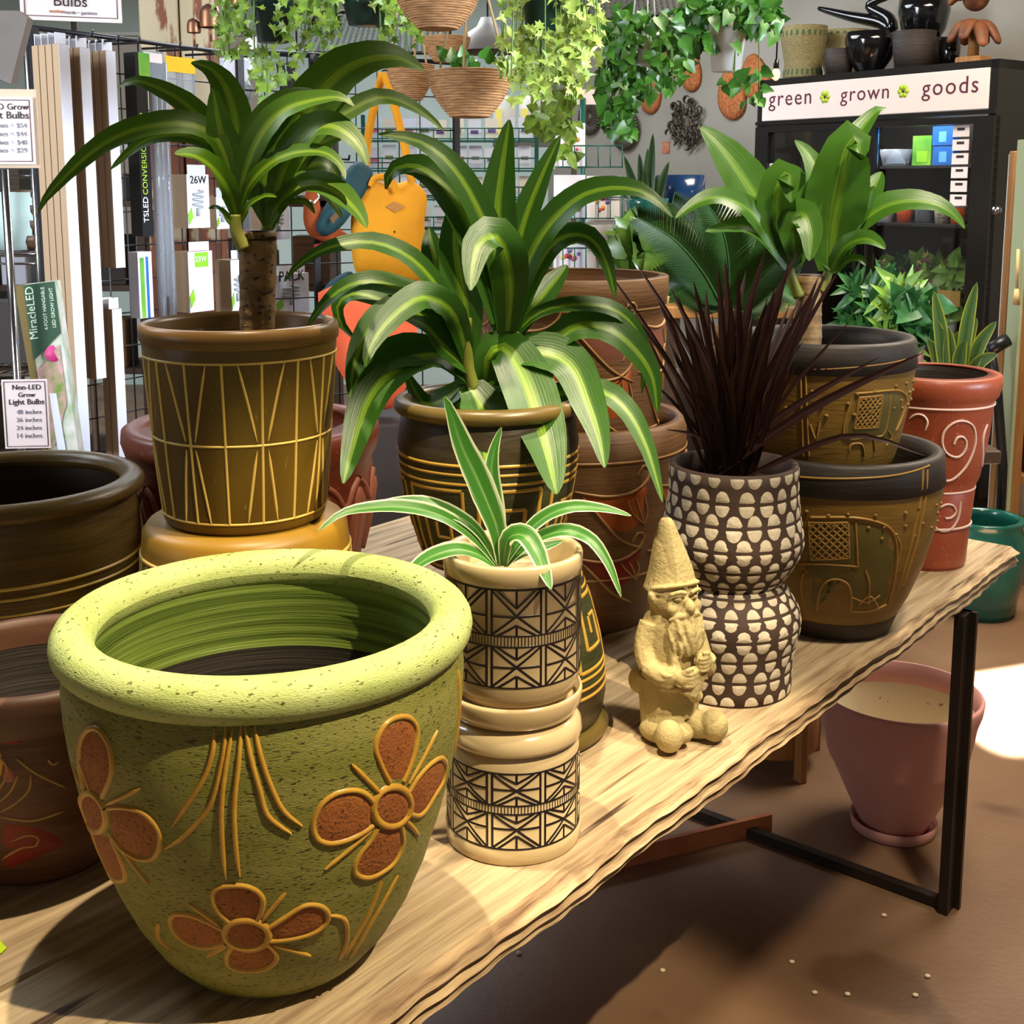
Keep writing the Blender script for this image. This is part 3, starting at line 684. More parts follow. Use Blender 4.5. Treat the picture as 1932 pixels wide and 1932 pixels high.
# --- terracotta planter with pale scrolls
m_rd = M('red_terracotta', '#8a3c22', .42, '#9a4a2c', 9, bump=.25, speck='#b06a50', speck_scale=150, speck_cut=.66)
m_pale = M('pale_scroll', '#d9b6a4', .55)
RA = aty(1760, 700, 2.61); zr = RA.z
pr_ = [(.086, .73), (.089, .74), (.092, .80), (.100, .90), (.098, .905), (.108, .93), (.122, 1.02), (.129, zr - .055), (.137, zr - .045), (.144, zr - .02), (.142, zr - .003), (.137, zr)]
rr, rb, RP = pot('scroll_planter', 'red terracotta planter with pale spirals at the far end of the table', RA, pr_, m_rd, .026)
part('inner_wall', MB().lathe(RA.x, RA.y, [(.1105, zr - .004), (.105, zr - .1), (.08, .8), (0, .77)], SEG), m_dark, rr, 'black inside')
mb = MB()
def spiral(cx, cy, r0, r1, a0, turns, n=22, sq=1.0): return [(cx + (r0 + (r1 - r0) * k / n) * sq * math.cos(a0 + turns * 2 * PI * k / n), cy + (r0 + (r1 - r0) * k / n) * math.sin(a0 + turns * 2 * PI * k / n)) for k in range(n + 1)]
stroke(mb, RP, [(1800, 838), (1805, 826), (1816, 824), (1823, 834), (1820, 850), (1808, 862), (1790, 858), (1779, 842), (1780, 818), (1795, 800), (1815, 794), (1834, 802), (1840, 822), (1836, 850), (1822, 880), (1796, 905), (1772, 906)], .0055, .003, 60, False)
stroke(mb, RP, [(1783, 978), (1795, 976), (1803, 966), (1798, 954), (1784, 952), (1770, 962), (1762, 980), (1766, 996), (1780, 1002), (1796, 996), (1808, 975), (1812, 945)], .005, .003, 50, False)
stroke(mb, RP, [(1716, 790), (1728, 782), (1742, 784), (1750, 796), (1746, 812)], .005, .003, 20); stroke(mb, RP, [(1862, 800), (1854, 830), (1852, 880)], .005, .003, 16)
for zq in (zr - .062, .905, .825): stroke(mb, RP, [(2 * PI * k / 48, zq) for k in range(49)], .0055, .003, 110, False, False)
part('scroll_relief', mb, m_pale, rr)

# --- pink planter and saucer on the floor under the table
m_pink = M('matte_pink', '#cc948a', .5, '#c58c82', 5); m_pinkin = M('cream_splash_glaze', '#e3d6b8', .35, speck='#a85a62', speck_scale=45, speck_cut=.70)
PA = aty(1698, 1302, 2.78); zp = PA.z
QA = V((PA.x, PA.y, 0))
single('plant_saucer', MB().lathe(QA.x, QA.y, [(0, 0), (.095, 0), (.100, .004), (.103, .028), (.100, .03), (.096, .012), (0, .010)], 64), m_pink, 'round pink saucer under the pink floor planter', 'saucer')
pk = T('pink_planter', 'tall matte pink planter on the concrete floor under the table', 'planter', (PA.x, PA.y, .011))
part('body', MB().lathe(PA.x, PA.y, [(0, .011), (.075, .011), (.08, .016), (.115, .09), (.150, .168), (.160, .185), (.165, .20), (.180, .29), (.190, zp - .03), (.193, zp - .006), (.190, zp), (.184, zp), (.182, zp - .055)], SEG), m_pink, pk)
part('inner_wall', MB().lathe(PA.x, PA.y, [(.182, zp - .055), (.170, .27), (.152, .20), (.1, .09), (0, .05)], SEG), m_pinkin, pk, 'cream inside with pink splashes')

# --- wooden plant stand under the table
m_pine = M('pine_wood', '#a5743f', .55, '#8d5f30', 4, (9, 9, 1), bump=.2)
SA = onz(1485, 1470, 0) + V((-.02, .12, 0))
ps = T('plant_stand', 'round wooden plant stand with square legs under the table', 'plant stand', (SA.x, SA.y, 0))
part('tub', MB().lathe(SA.x, SA.y, [(0, .05), (.12, .05), (.125, .055), (.13, .33), (.12, .33), (.115, .1), (0, .1)], 48), m_pine, ps)
for k in range(4):
    a = -1.2 + k * PI / 2; part('leg', MB().box((SA.x + .142 * math.cos(a), SA.y + .142 * math.sin(a), .25), (.03, .024, .5), a, .003), m_pine, ps)
# ================================================================ plants on the table
L_dra = leafmat('dracaena_leaf', '#4a7216', '#86a82a', .17, rough=.4)
L_dr2 = leafmat('striped_dracaena_leaf', '#2f5a12', '#80a526', .14, rough=.38)
L_dr4 = leafmat('broad_dracaena_leaf', '#45741f', '#76a02a', .12, rough=.35)
L_whi = leafmat('white_edged_leaf', '#3f7a2c', '#7fa860', .07, rim='#dfe4c4', rough=.3)
L_red = leafmat('purple_grass_blade', '#2e1412', '#3c2418', .1, rough=.4)
m_cane = M('dry_cane', '#6f5433', .8, '#93754c', 14, (2, 2, 3.5), bump=.9, mix=(.35, .6), bscale=24, speck='#3a2817', speck_scale=34, speck_cut=.6)
m_cane2 = M('pale_cane', '#ab9068', .8, '#8a6c4a', 14, (2.4, 2.4, 2.4), bump=.8, mix=(.35, .6), bscale=24)
m_cut = M('wax_cut', '#3a211c', .5); m_shoot = M('green_shoot', '#8a8a3a', .5, '#6f7a2c', 20)
m_soil = M('potting_soil', '#1c130c', .95, '#2c1e14', 60, bump=1, bscale=90)
def cane(parent, x, y0, y1, Y, r, mat, lean=0):
    a = aty(x, y1, Y); b = aty(x + lean, y0, Y); n = 40; mb = MB(); P = []; rs = []
    for i in range(n):
        k = i / (n - 1); P.append(b.lerp(a, k)); rs.append(r * (1 + .05 * (1 if (k * 6.5) % 1 < .12 else 0) + .03 * math.sin(k * 9)))
    mb.tube(P, rs, 20, smooth=True); part('cane', mb, mat, parent)
    c = MB().tube([a - V((0, 0, .012)), a + V((0, 0, .002))], [r * 1.03, r * .98], 20); part('cut_top', c, m_cut, parent, 'dark waxed cut top')
def stemp(parent, pts, Y, r, mat, nm='shoot'):
    P = spline([aty(x, y, Y) for x, y in pts], 12); part(nm, MB().tube(P, [r * (1 - .35 * i / 11) for i in range(12)], 12), mat, parent)
# --- cane dracaena in the drum planter
Y1 = DA.y
c1 = T('cane_dracaena', 'dracaena with thick cane and arching green leaves in the tall drum planter', 'plant', (DA.x, DA.y, DZ + .03))
part('soil', MB().lathe(DA.x, DA.y, [(0, zt - .055 + .0), (.118, zt - .055)], 40), m_soil, c1) if False else None
cane(c1, 487, 820, 437, Y1 + .02, .026, m_cane, -3)
stemp(c1, [(462, 470), (447, 440), (444, 405)], Y1 - .01, .011, m_shoot); stemp(c1, [(500, 455), (506, 425), (510, 395)], Y1 + .02, .011, m_shoot)
for p, w, dy in [
 ([(445,410),(432,320),(405,255),(352,232),(292,235),(236,250),(182,280),(126,330),(86,375),(72,402)], 34, -.10),
 ([(445,410),(428,310),(388,266),(332,254),(282,261),(246,285),(208,320)], 26, -.02),
 ([(445,408),(428,310),(394,240),(345,192),(292,163),(252,152),(222,165)], 38, .05),
 ([(446,405),(444,300),(444,230),(427,168),(397,130),(361,118)], 54, .06),
 ([(447,405),(432,310),(412,230),(402,168)], 48, -.02),
 ([(447,412),(432,360),(402,315),(366,293),(330,291)], 38, -.12),
 ([(448,408),(460,330),(486,262),(532,208),(592,187),(642,183),(668,200)], 36, -.06),
 ([(450,405),(460,310),(490,235),(536,185),(592,170)], 40, .03),
 ([(450,405),(470,348),(512,305),(562,286),(612,287),(642,310),(652,338)], 26, -.12),
 ([(443,430),(424,405),(408,392),(394,394)], 14, -.05), ([(452,425),(470,388),(500,370),(522,372)], 14, -.06),
 ([(509,420),(522,320),(562,240),(606,172),(652,128),(706,107),(756,109),(800,132)], 74, .12),
 ([(509,420),(530,330),(562,268),(604,236),(642,242),(676,272),(693,312)], 46, -.10),
 ([(511,420),(546,320),(600,246),(652,212),(712,183),(762,192),(812,222),(838,248)], 30, .08),
 ([(509,430),(522,388),(560,354),(602,346),(642,366),(676,400),(692,430)], 42, -.16),
 ([(511,420),(540,345),(584,310),(622,312),(645,350)], 44, .10), ([(509,430),(532,392),(562,379),(582,386),(594,404)], 15, -.08),
 ([(507,425),(505,350),(526,280),(566,216)], 56, .02), ([(512,420),(560,345),(604,352),(634,390),(645,412)], 26, -.02),
 ([(505,425),(480,340),(478,290),(500,250)], 40, .09), ([(507,425),(560,300),(620,262),(660,250)], 44, .14)]:
    leaf('leaf', p, w * 1.25, Y1, dy, L_dra, c1)
# --- big striped dracaena in the Greek key planter
Y2 = KA.y
c2 = T('striped_dracaena', 'large striped dracaena with glossy drooping leaves in the Greek key planter', 'plant', (KA.x, KA.y, 1.01))
part('soil', MB().lathe(KA.x, KA.y, [(0, 1.185), (.108, 1.18)], 40), m_soil, c2)
stemp(c2, [(908, 850), (900, 760), (884, 690), (880, 600)], Y2, .012, m_shoot); stemp(c2, [(935, 850), (945, 750), (955, 640), (955, 560)], Y2 + .02, .012, m_shoot)
for p, w, dy in [
 ([(957,640),(947,520),(938,410),(946,320),(961,226)], 66, .05), ([(962,640),(967,520),(988,420),(1022,330),(1057,256)], 48, .06),
 ([(948,640),(942,500),(902,392),(852,312),(790,266),(714,253)], 46, .00), ([(938,610),(905,470),(862,380),(806,322),(764,312),(737,326),(728,357)], 60, .04),
 ([(967,640),(987,520),(1022,442),(1082,377),(1142,354),(1202,357),(1242,380),(1269,410)], 44, -.06), ([(967,640),(1000,530),(1042,460),(1086,441),(1122,456),(1147,502),(1161,562)], 40, -.03),
 ([(956,645),(962,540),(952,470),(930,443),(904,460),(893,500),(888,548)], 66, -.14), ([(957,660),(952,560),(948,490),(952,420)], 70, .04),
 ([(884,690),(858,600),(818,530),(767,480),(702,456),(642,461),(592,480),(552,510),(538,531)], 32, -.08), ([(884,690),(836,585),(766,548),(702,530),(652,541),(610,575),(580,616)], 36, -.03),
 ([(886,690),(856,592),(804,560),(762,578),(722,618),(697,660),(690,692)], 50, -.16), ([(876,690),(796,592),(736,588),(694,628),(668,690),(661,752)], 48, -.12),
 ([(884,712),(836,672),(776,676),(724,712),(690,765),(668,835),(648,912)], 62, -.15), ([(884,716),(836,672),(776,662),(724,676),(684,725),(664,765)], 56, -.05),
 ([(870,660),(770,590),(706,560),(662,554),(637,577),(645,612),(672,642)], 32, .02),
 ([(914,722),(922,668),(952,654),(984,700),(1010,770),(1034,850),(1050,932)], 86, -.20), ([(918,722),(962,668),(1032,664),(1080,692),(1110,760),(1130,820),(1141,882)], 66, -.12),
 ([(918,727),(1042,742),(1132,737),(1182,772),(1216,832),(1236,892),(1250,947)], 38, -.10), ([(955,650),(1012,592),(1082,574),(1152,581),(1194,612),(1217,662),(1211,742)], 26, .02),
 ([(962,680),(1042,642),(1092,614),(1152,621),(1202,662),(1232,712),(1240,777)], 50, -.02), ([(886,742),(884,726),(902,748),(920,800),(916,872)], 80, -.16),
 ([(886,740),(868,770),(858,840),(862,920),(874,995)], 74, -.10), ([(890,702),(836,650),(806,616),(772,600)], 38, -.06), ([(888,690),(874,560),(858,450),(867,362)], 66, .04),
 ([(884,682),(846,560),(818,480),(810,430)], 66, .08), ([(894,705),(850,745),(800,760),(765,700)], 36, .04), ([(960,660),(985,600),(1020,560),(1070,500)], 50, .10)]:
    leaf('leaf', p, w * 1.15, Y2, dy, L_dr2, c2)
# --- small white edged plant in the upper cream pot
Y3 = WA.y; c3 = T('white_edged_plant', 'small plant with white edged leaves in the upper cream lined pot', 'plant', (WA.x, WA.y, zb[2] - .05))
part('soil', MB().lathe(WA.x, WA.y, [(0, zb[2] - .035), (.0755, zb[2] - .038)], 40), M('pale_grit', '#b9ab8c', .9, '#8f8266', 60, bump=1), c3)
for p, w, dy in [
 ([(946,1068),(938,1000),(908,920),(873,842),(848,772),(838,748)], 52, -.05), ([(946,1068),(938,980),(928,900),(932,850),(946,806)], 36, .02),
 ([(940,1068),(892,1012),(832,972),(762,956),(692,958),(642,970),(600,1002)], 28, -.09), ([(940,1064),(902,1002),(852,966),(792,946),(722,950),(678,962)], 25, -.02),
 ([(942,1072),(902,1046),(862,1036),(812,1050),(776,1075),(757,1096)], 33, -.12), ([(950,1068),(986,1012),(1032,972),(1082,956),(1142,960),(1191,973)], 27, -.01),
 ([(954,1068),(1002,1022),(1062,1001),(1112,1016),(1147,1062),(1172,1126)], 27, -.06), ([(950,1068),(957,1016),(987,1008),(1012,1040),(1040,1112)], 40, -.10), ([(952,1066),(990,1040),(1030,1030),(1062,1020)], 24, .03)]:
    leaf('leaf', p, w, Y3, dy, L_whi, c3, vfold=.3)
# --- cane dracaena in the upper elephant planter
Y4 = YA.y; c4 = T('cane_dracaena', 'dracaena with pale cane and broad upright leaves in the upper elephant planter', 'plant', (YA.x, YA.y, zz + .05))
part('soil', MB().lathe(YA.x, YA.y, [(0, y0 - .05), (.138, y0 - .055)], 40), m_soil, c4)
cane(c4, 1527, 655, 520, Y4 + .03, .0245, m_cane2, -3)
stemp(c4, [(1508, 560), (1492, 520), (1488, 480)], Y4 + .01, .011, m_shoot); stemp(c4, [(1548, 550), (1562, 515), (1566, 480)], Y4 + .02, .011, m_shoot)
for p, w, dy in [
 ([(1487,505),(1460,430),(1424,368),(1385,310),(1348,264),(1322,240)], 70, .05), ([(1485,505),(1444,432),(1404,388),(1352,371),(1312,384),(1274,412)], 34, -.08),
 ([(1487,508),(1452,452),(1412,427),(1372,428),(1331,437)], 30, -.04), ([(1489,505),(1466,420),(1468,350),(1486,326),(1493,382)], 60, -.05),
 ([(1503,500),(1534,410),(1544,340),(1526,292),(1500,265)], 44, .08), ([(1500,490),(1505,390),(1496,330),(1480,312)], 66, .12),
 ([(1502,500),(1494,425),(1514,402),(1530,440),(1527,492)], 46, -.10), ([(1565,512),(1572,420),(1586,340),(1600,275),(1616,262),(1626,302)], 96, -.04),
 ([(1566,505),(1580,390),(1602,280),(1632,232),(1656,206),(1672,204)], 46, .10), ([(1570,505),(1602,422),(1642,362),(1663,324)], 58, .06),
 ([(1566,508),(1602,442),(1652,397),(1702,379),(1762,383),(1802,406),(1820,431)], 36, -.06), ([(1566,512),(1592,467),(1626,450),(1652,456),(1670,470)], 32, -.12),
 ([(1566,516),(1600,492),(1622,489),(1634,501)], 18, -.08), ([(1572,508),(1548,440),(1552,395)], 42, .05), ([(1488,505),(1500,440),(1530,370),(1545,330)], 56, .02), ([(1570,505),(1590,430),(1625,390),(1650,352)], 48, -.02)]:
    leaf('leaf', p, w * 1.2, Y4, dy, L_dr4, c4)
# --- purple grass in the upper oval pot
Y5 = HA.y; zg = zH[2]; c5 = T('purple_grass', 'spiky dark purple grass plant fanning out of the upper oval pot', 'plant', (HA.x, HA.y, zg - .06))
part('soil', MB().lathe(HA.x, HA.y, [(0, zg - .03), (.092, zg - .035)], 40), m_soil, c5)
rg = random.Random(11)
def blade(tip, w, dy, mid=None, bx=None):
    b = (1375 + (bx if bx is not None else rg.uniform(-45, 45)), 900); m = mid or ((b[0] * .5 + tip[0] * .5) + (tip[0] - b[0]) * -.06, (b[1] + tip[1]) / 2 - 5)
    leaf('blade', [b, m, tip], w, Y5, dy, L_red, c5, up=.15, vfold=.5, n=10, peak=.4, tipw=.02, root=.6)
for tip, w, dy in [((1145,508),10,.05),((1170,560),8,.0),((1198,492),12,.08),((1240,562),16,.02),((1276,552),16,.06),((1308,528),16,-.04),((1332,545),18,.08),((1355,505),18,.0),((1368,486),20,.06),((1392,505),16,-.05),((1408,510),18,.1),
  ((1425,545),14,.0),((1445,470),20,.04),((1462,540),14,-.04),((1490,490),18,.03),((1508,470),18,.07),((1545,520),16,.0),((1560,510),16,.06),((1588,500),12,.02),((1608,600),8,-.02),((1745,664),18,-.06),((1662,672),14,-.03),((1210,700),8,.1),((1222,640),9,-.02),((1260,640),12,.1),((1290,600),14,-.06),
  ((1480,560),14,.1),((1525,560),12,-.05),((1380,560),18,-.08),((1340,600),16,-.08),((1420,600),16,-.1),((1455,620),14,-.1),((1310,640),14,-.1)]: blade(tip, w, dy)
for k in range(34): blade((rg.uniform(1255, 1520), rg.uniform(540, 700)), rg.uniform(9, 18), rg.uniform(-.09, .12))
blade((1745, 860), 12, -.1, (1600, 822), 30); blade((1255, 810), 8, -.05, (1330, 830), -30)
# --- sago palm in a plain dark pot behind
m_sago = M('sago_frond', '#1f4014', .4, '#2c561c', 8); Y6 = 2.62
GS = aty(1372, 640, Y6)
c6 = T('sago_palm', 'dark green sago palm with feathery fronds behind the purple grass', 'plant', (GS.x, GS.y, TZ))
part('pot', MB().lathe(GS.x, GS.y, shell([(.085, TZ), (.09, TZ + .01), (.11, 1.13), (.113, 1.15)], .01), 40), m_mud, c6)
part('stem', MB().lathe(GS.x, GS.y, [(.03, TZ + .1), (.045, 1.17), (.03, GS.z + .03), (0, GS.z + .04)], 16), m_cane, c6)
def frond(pts, dy, wl):
    C = spline([aty(x, y, Y6 + dy * (i / (len(pts) - 1))) for i, (x, y) in enumerate(pts)], 40); mb = MB().tube(C, [.0035 * (1 - .7 * i / 39) for i in range(40)], 6)
    for i in range(5, 40):
        t = (C[min(i + 1, 39)] - C[i - 1]).normalized(); vw = (EYE - C[i]).normalized(); sd = t.cross(vw).normalized(); L_ = wl * math.sin(PI * (i / 44) ** .7) + .01
        for sg in (-1, 1):
            for h in (0, .5):
                b = C[i] + (C[i] - C[i - 1]) * h; d = (sd * sg * .8 + t * .62 + vw * .25).normalized(); q = t.cross(d).normalized(); o = t * .0019
                mb.add([b - o, b + d * L_ * .6 - o + vw * .002, b + d * L_, b + d * L_ * .6 + o, b + o], [(0, 1, 2), (0, 2, 3, 4)])
    part('frond', mb, m_sago, c6)
for p, dy, wl in [([(1372,600),(1330,520),(1275,455),(1206,412)], -.12, .07), ([(1372,600),(1345,500),(1310,430),(1270,385)], .1, .07), ([(1374,600),(1375,500),(1362,430),(1335,385)], -.02, .075), ([(1376,600),(1400,510),(1425,450),(1420,400)], .05, .075),
  ([(1378,600),(1420,540),(1460,500),(1500,488)], -.1, .065), ([(1372,600),(1300,545),(1260,530),(1230,540)], .15, .06), ([(1378,600),(1440,560),(1480,540),(1510,560)], .12, .06), ([(1376,600),(1410,500),(1450,440),(1480,420)], .15, .07)]: frond(p, dy, wl)
# --- garden gnome
m_gn = M('cast_stone', '#b5a474', .85, '#a39364', 18, bump=.5, bscale=160)
NA = onz(1262, 1382, .73); gs = 1 / 1180.0; rzg = Matrix.Rotation(math.radians(27), 3, 'Z')
gm = MB()
def gp3(x, y, z): return NA + rzg @ V((x, y, 0)) + V((0, 0, z))
def ge(c, r, rx=0, ry=0, rz_=0): gm.ell(gp3(*c), r, 20, 14, R=rzg @ Matrix.Rotation(rz_, 3, 'Z') @ Matrix.Rotation(ry, 3, 'Y') @ Matrix.Rotation(rx, 3, 'X'))
def gt(pts, r, seg=10): gm.tube(spline([gp3(*p) for p in pts], 14), [r(i / 13) if callable(r) else r for i in range(14)], seg)
for sx, rot in ((-1, .5), (1, -.5)):
    ge((sx * .026, -.030, .021), (.024, .044, .021), -.12, 0, -rot * sx * sx * (1 if sx > 0 else 1) * (sx)); ge((sx * .040, -.058, .027), (.021, .022, .024), 0, 0, 0)
    gt([(sx * .020, 0, .015), (sx * .022, 0, .10)], lambda k: .026 + .006 * k)
def gl(prof): gm.lathe(NA.x, NA.y, [(r, NA.z + z) for r, z in prof], 28)
gl([(0, .035), (.041, .036), (.043, .05), (.038, .085), (.039, .10), (.043, .105), (.044, .12), (.043, .15), (.040, .175), (.034, .195), (.03, .205), (0, .21)])
ge((0, .010, .15), (.044, .038, .055)); ge((0, -.004, .216), (.0365, .036, .044))
gt([(0, .004, .226), (0, .004, .25), (-.004, .004, .28), (-.008, .004, .31), (-.010, .004, .335)], lambda k: .0335 * (1 - k) ** .8 + .0075, 24)
gt([(.0372 * math.sin(a), -.002 - .0372 * math.cos(a), .233 + .012 * math.cos(a)) for a in [2 * PI * k / 16 for k in range(17)]], .0032)
ge((0, -.043, .2125), (.0085, .013, .012)); ge((-.0065, -.041, .2075), (.0062, .007, .0055)); ge((.0065, -.041, .2075), (.0062, .007, .0055))
for sx in (-1, 1):
    ge((sx * .019, -.033, .208), (.011, .008, .011)); ge((sx * .0140, -.0365, .2240), (.0072, .0045, .0036)); ge((sx * .0140, -.040, .2240), (.0032, .002, .0028)); gt([(sx * .004, -.043, .2325), (sx * .014, -.043, .2365), (sx * .026, -.034, .2310)], .0034)
    gt([(sx * .002, -.045, .201), (sx * .014, -.044, .200), (sx * .028, -.034, .193)], lambda k: .0058 * (1 - .6 * k))
    ge((sx * .037, -.004, .217), (.006, .009, .013), .2, sx * .35); 
    gt([(sx * .034, .004, .178), (sx * .047, .002, .145), (sx * .049, -.014, .118)], lambda k: .0175 - .003 * k); gt([(sx * .049, -.014, .118), (sx * .040, -.038, .110), (sx * .022, -.050, .116 + (.012 if sx > 0 else 0))], lambda k: .0155 - .003 * k)
    gt([(sx * .034, -.038, .100 + (.01 if sx > 0 else 0)), (sx * .034, -.044, .122 + (.01 if sx > 0 else 0))], .0150)
    hx = sx * .018; hz = .118 + (.014 if sx > 0 else -.006)
    ge((hx, -.060, hz), (.014, .011, .012))
    for k in range(4): gt([(hx + sx * .004, -.066, hz + .009 - k * .006), (hx - sx * .006, -.0715, hz + .009 - k * .006), (hx - sx * .014, -.066, hz + .008 - k * .006)], .0034, 8)
    gt([(hx + sx * .004, -.064, hz + .010), (hx - sx * .002, -.070, hz + .016), (hx - sx * .010, -.069, hz + .016)], .0036, 8)
ge((0, -.036, .176), (.030, .017, .030)); ge((0, -.046, .155), (.019, .010, .018))
rb_ = random.Random(2)
for k in range(26):
    a = rb_.uniform(-1.15, 1.15); z_ = rb_.uniform(.172, .196); x = math.sin(a) * .031; y = -.024 - math.cos(a) * .024
    gt([(x, y, z_), (x * .92 + rb_.uniform(-.004, .004), y - .008, z_ - .018), (x * .72 + rb_.uniform(-.006, .006), y - .006, z_ - .040 + abs(x) * .2)], lambda q: .0042 * (1 - .6 * q), 8)
gt([(-.022, -.030, .172), (-.02, -.05, .10)], .008); gm.box(gp3(.0, -.060, .102), (.026, .016, .044), 0, .003, R=rzg @ Matrix.Rotation(.5, 3, 'Y'))
gt([(.0, -.056, .088), (.012, -.052, .075)], .011); ge((-.044, .02, .085), (.014, .016, .02)); gt([(.040 * math.sin(a), .002 - .046 * math.cos(a), .088) for a in [-1.5 + 3 * k / 10 for k in range(11)]], .005)
gn = single('garden_gnome', gm, m_gn, 'pale stone garden gnome with pointed hat and beard on the table', 'gnome')
rm = gn.modifiers.new('remesh', 'REMESH'); rm.mode = 'VOXEL'; rm.voxel_size = .0018; rm.use_smooth_shade = True
sm_ = gn.modifiers.new('smooth', 'SMOOTH'); sm_.iterations = 2; sm_.factor = .5
# ================================================================ back of the shop
ORD = ['first', 'second', 'third', 'fourth', 'fifth', 'sixth', 'seventh', 'eighth', 'ninth', 'tenth', 'eleventh', 'twelfth']
class Pl:                               # a vertical plane: point + horizontal direction; n faces the viewer
    def __init__(s, P0, t):
        s.P = V((P0.x, P0.y, 0)); s.t = V((t.x, t.y, 0)).normalized(); s.n = V((s.t.y, -s.t.x, 0))
        if s.n.dot(-s.P) < 0: s.n = -s.n
        s.a = math.atan2(s.t.y, s.t.x)
    def at(s, px, py, off=0.0):
        d = ray(px, py); P = s.P + s.n * off; k = (P - V((0, 0, 0))).dot(s.n) / d.dot(s.n)
        return EYE + d * k if True else None
    def sz(s, px, py, off=0.0):
        q = s.at(px, py, off); return (q - s.P).dot(s.t), q.z
    def w(s, a, z, off=0.0): return s.P + s.t * a + s.n * off + V((0, 0, z))
    def rect(s, x0, y0, x1, y1, off=0.0):
        xm, ym = (x0 + x1) / 2, (y0 + y1) / 2
        return s.sz(x0, ym, off)[0], s.sz(x1, ym, off)[0], s.sz(xm, y1, off)[1], s.sz(xm, y0, off)[1]
    def box(s, mb, x0, y0, x1, y1, depth, off=0.0, bev=0.0):      # front face at off, body behind it
        a, b, z0, z1 = s.rect(x0, y0, x1, y1, off)
        return mb.box(s.w((a + b) / 2, (z0 + z1) / 2, off - depth / 2), (abs(b - a), depth, z1 - z0), s.a, bev)
# plane.at: the eye is at the origin of x, y, so the sight distance is measured from there
EN = lambda s, a, z, o: s.w(a, z, o)
def ptext(pl, body, px, py, size, mat, parent, off, align='CENTER', up=False, label=None, spacing=1.0, width=None):
    q = pl.at(px, py, off); xd = pl.t if pl.t.x > 0 else -pl.t; yd = V((0, 0, 1))
    if up: xd, yd = V((0, 0, 1)), -xd
    return text(body, q, xd, yd, size, mat, parent, align=align, label=label, spacing=spacing, width=width)
m_ink = M('sign_ink', '#2a2024', .6); m_ink2 = M('faint_ink', '#8d8a92', .6); m_orink = M('orange_ink', '#c98a5a', .6)
m_sign = M('sign_paper', '#e9d9d4', .6); m_signb = M('sign_board', '#cdb59a', .6); m_border = M('sign_border', '#5a3434', .6)
m_white = M('white_card', '#d9deec', .5); m_tan = M('tan_card', '#a58a6c', .6); m_blackw = M('black_wire', '#17171a', .4); m_chrome = M('chrome', '#b8b8ba', .18, metal=1.0)
m_plast = M('clear_plastic', '#d5dde6', .08, trans=.75, ior=1.2); m_blackp = M('black_print', '#15181a', .35); m_greenp = M('green_print', '#3f8a2c', .45, '#7fb53a', 6)
m_blue = M('blue_print', '#2260a8', .4); m_lime = M('lime_print', '#84c02c', .45); m_yel2 = M('yellow_print', '#e8b020', .45)
# --- wire panel with light tubes
PA_, PB_ = onz(62, 52, 2.1), onz(450, 102, 2.1)
P1 = Pl(PA_, PB_ - PA_); L1 = (PB_ - PA_).length
wp = T('wire_grid_rack', 'black wire grid panel holding light tubes and bulb boxes', 'display panel', P1.w(L1 / 2, 0))
for s_ in (0, L1): part('post', MB().box(P1.w(s_, 1.05), (.028, .028, 2.1), P1.a), m_blackw, wp)
part('top_rail', MB().tube([P1.w(0, 2.1), P1.w(L1, 2.1)], .009, 8), m_blackw, wp)
mb = MB(); k = .095
while k < L1: mb.tube([P1.w(k, .1), P1.w(k, 2.1)], .0032, 5); k += .095
k = .15
while k < 2.1: mb.tube([P1.w(0, k), P1.w(L1, k)], .0032, 5); k += .13
part('wire_mesh', mb, m_blackw, wp)
def hook(pl, px, py, off, ln, parent=None):
    a = pl.at(px, py, .01); b = a + pl.n * ln + V((0, 0, -.005)); return [a, b, b + V((0, 0, .02)) + pl.n * .01]
hk = MB()
for px, py in ((100, 72), (150, 80), (190, 84), (268, 92), (300, 96), (350, 104), (430, 108)): part('hook', MB().tube(hook(P1, px, py, 0, .2), .005, 6), m_blackw, wp)
def tubebox(x0, y0, x1, y1, n, row, dpt=.032, off=.16):
    label = 'front white box of the ' + row
    for k in range(n):
        o = off - k * (dpt + .004); first = k == 0
        a, b, z0, z1 = P1.rect(x0, y0, x1, y1, off)
        t = T('tube_box', label if first else '%s box from the front in the %s' % (ORD[k], row), 'light tube box', P1.w((a + b) / 2, z0, o), 'light tube boxes hanging on the wire panel')
        part('body', MB().box(P1.w((a + b) / 2, (z0 + z1) / 2, o - dpt / 2), (b - a, dpt, z1 - z0), P1.a), m_tan, t)
        if first: part('front_panel', MB().box(P1.w((a + b) / 2, (z0 + z1) / 2, o + .0006), (b - a - .001, .001, z1 - z0 - .002), P1.a), m_white, t, 'white printed front')
        part('hang_tab', MB().box(P1.w((a + b) / 2, z1 + .02, o - dpt / 2), (b - a, .002, .04), P1.a), m_white, t)
tubebox(131, 86, 151, 866, 4, 'longest row of hanging light tubes')
tubebox(166, 92, 185, 717, 3, 'middle row of hanging light tubes')
tubebox(209, 97, 227, 506, 3, 'shortest row of hanging light tubes')
tubebox(218, 582, 236, 872, 2, 'low row of light tubes by the drum planter')
def pbox(name, label, cat, pl, x0, y0, x1, y1, d, mat, off=.1, group=None, bev=0.0):
    a, b, z0, z1 = pl.rect(x0, y0, x1, y1, off); t = T(name, label, cat, pl.w((a + b) / 2, z0, off - d / 2), group)
    part('body', pl.box(MB(), x0, y0, x1, y1, d, off, bev), mat, t); return t
def pface(nm, pl, x0, y0, x1, y1, mat, parent, off, label=None): return part(nm, pl.box(MB(), x0, y0, x1, y1, .0012, off + .001), mat, parent, label)
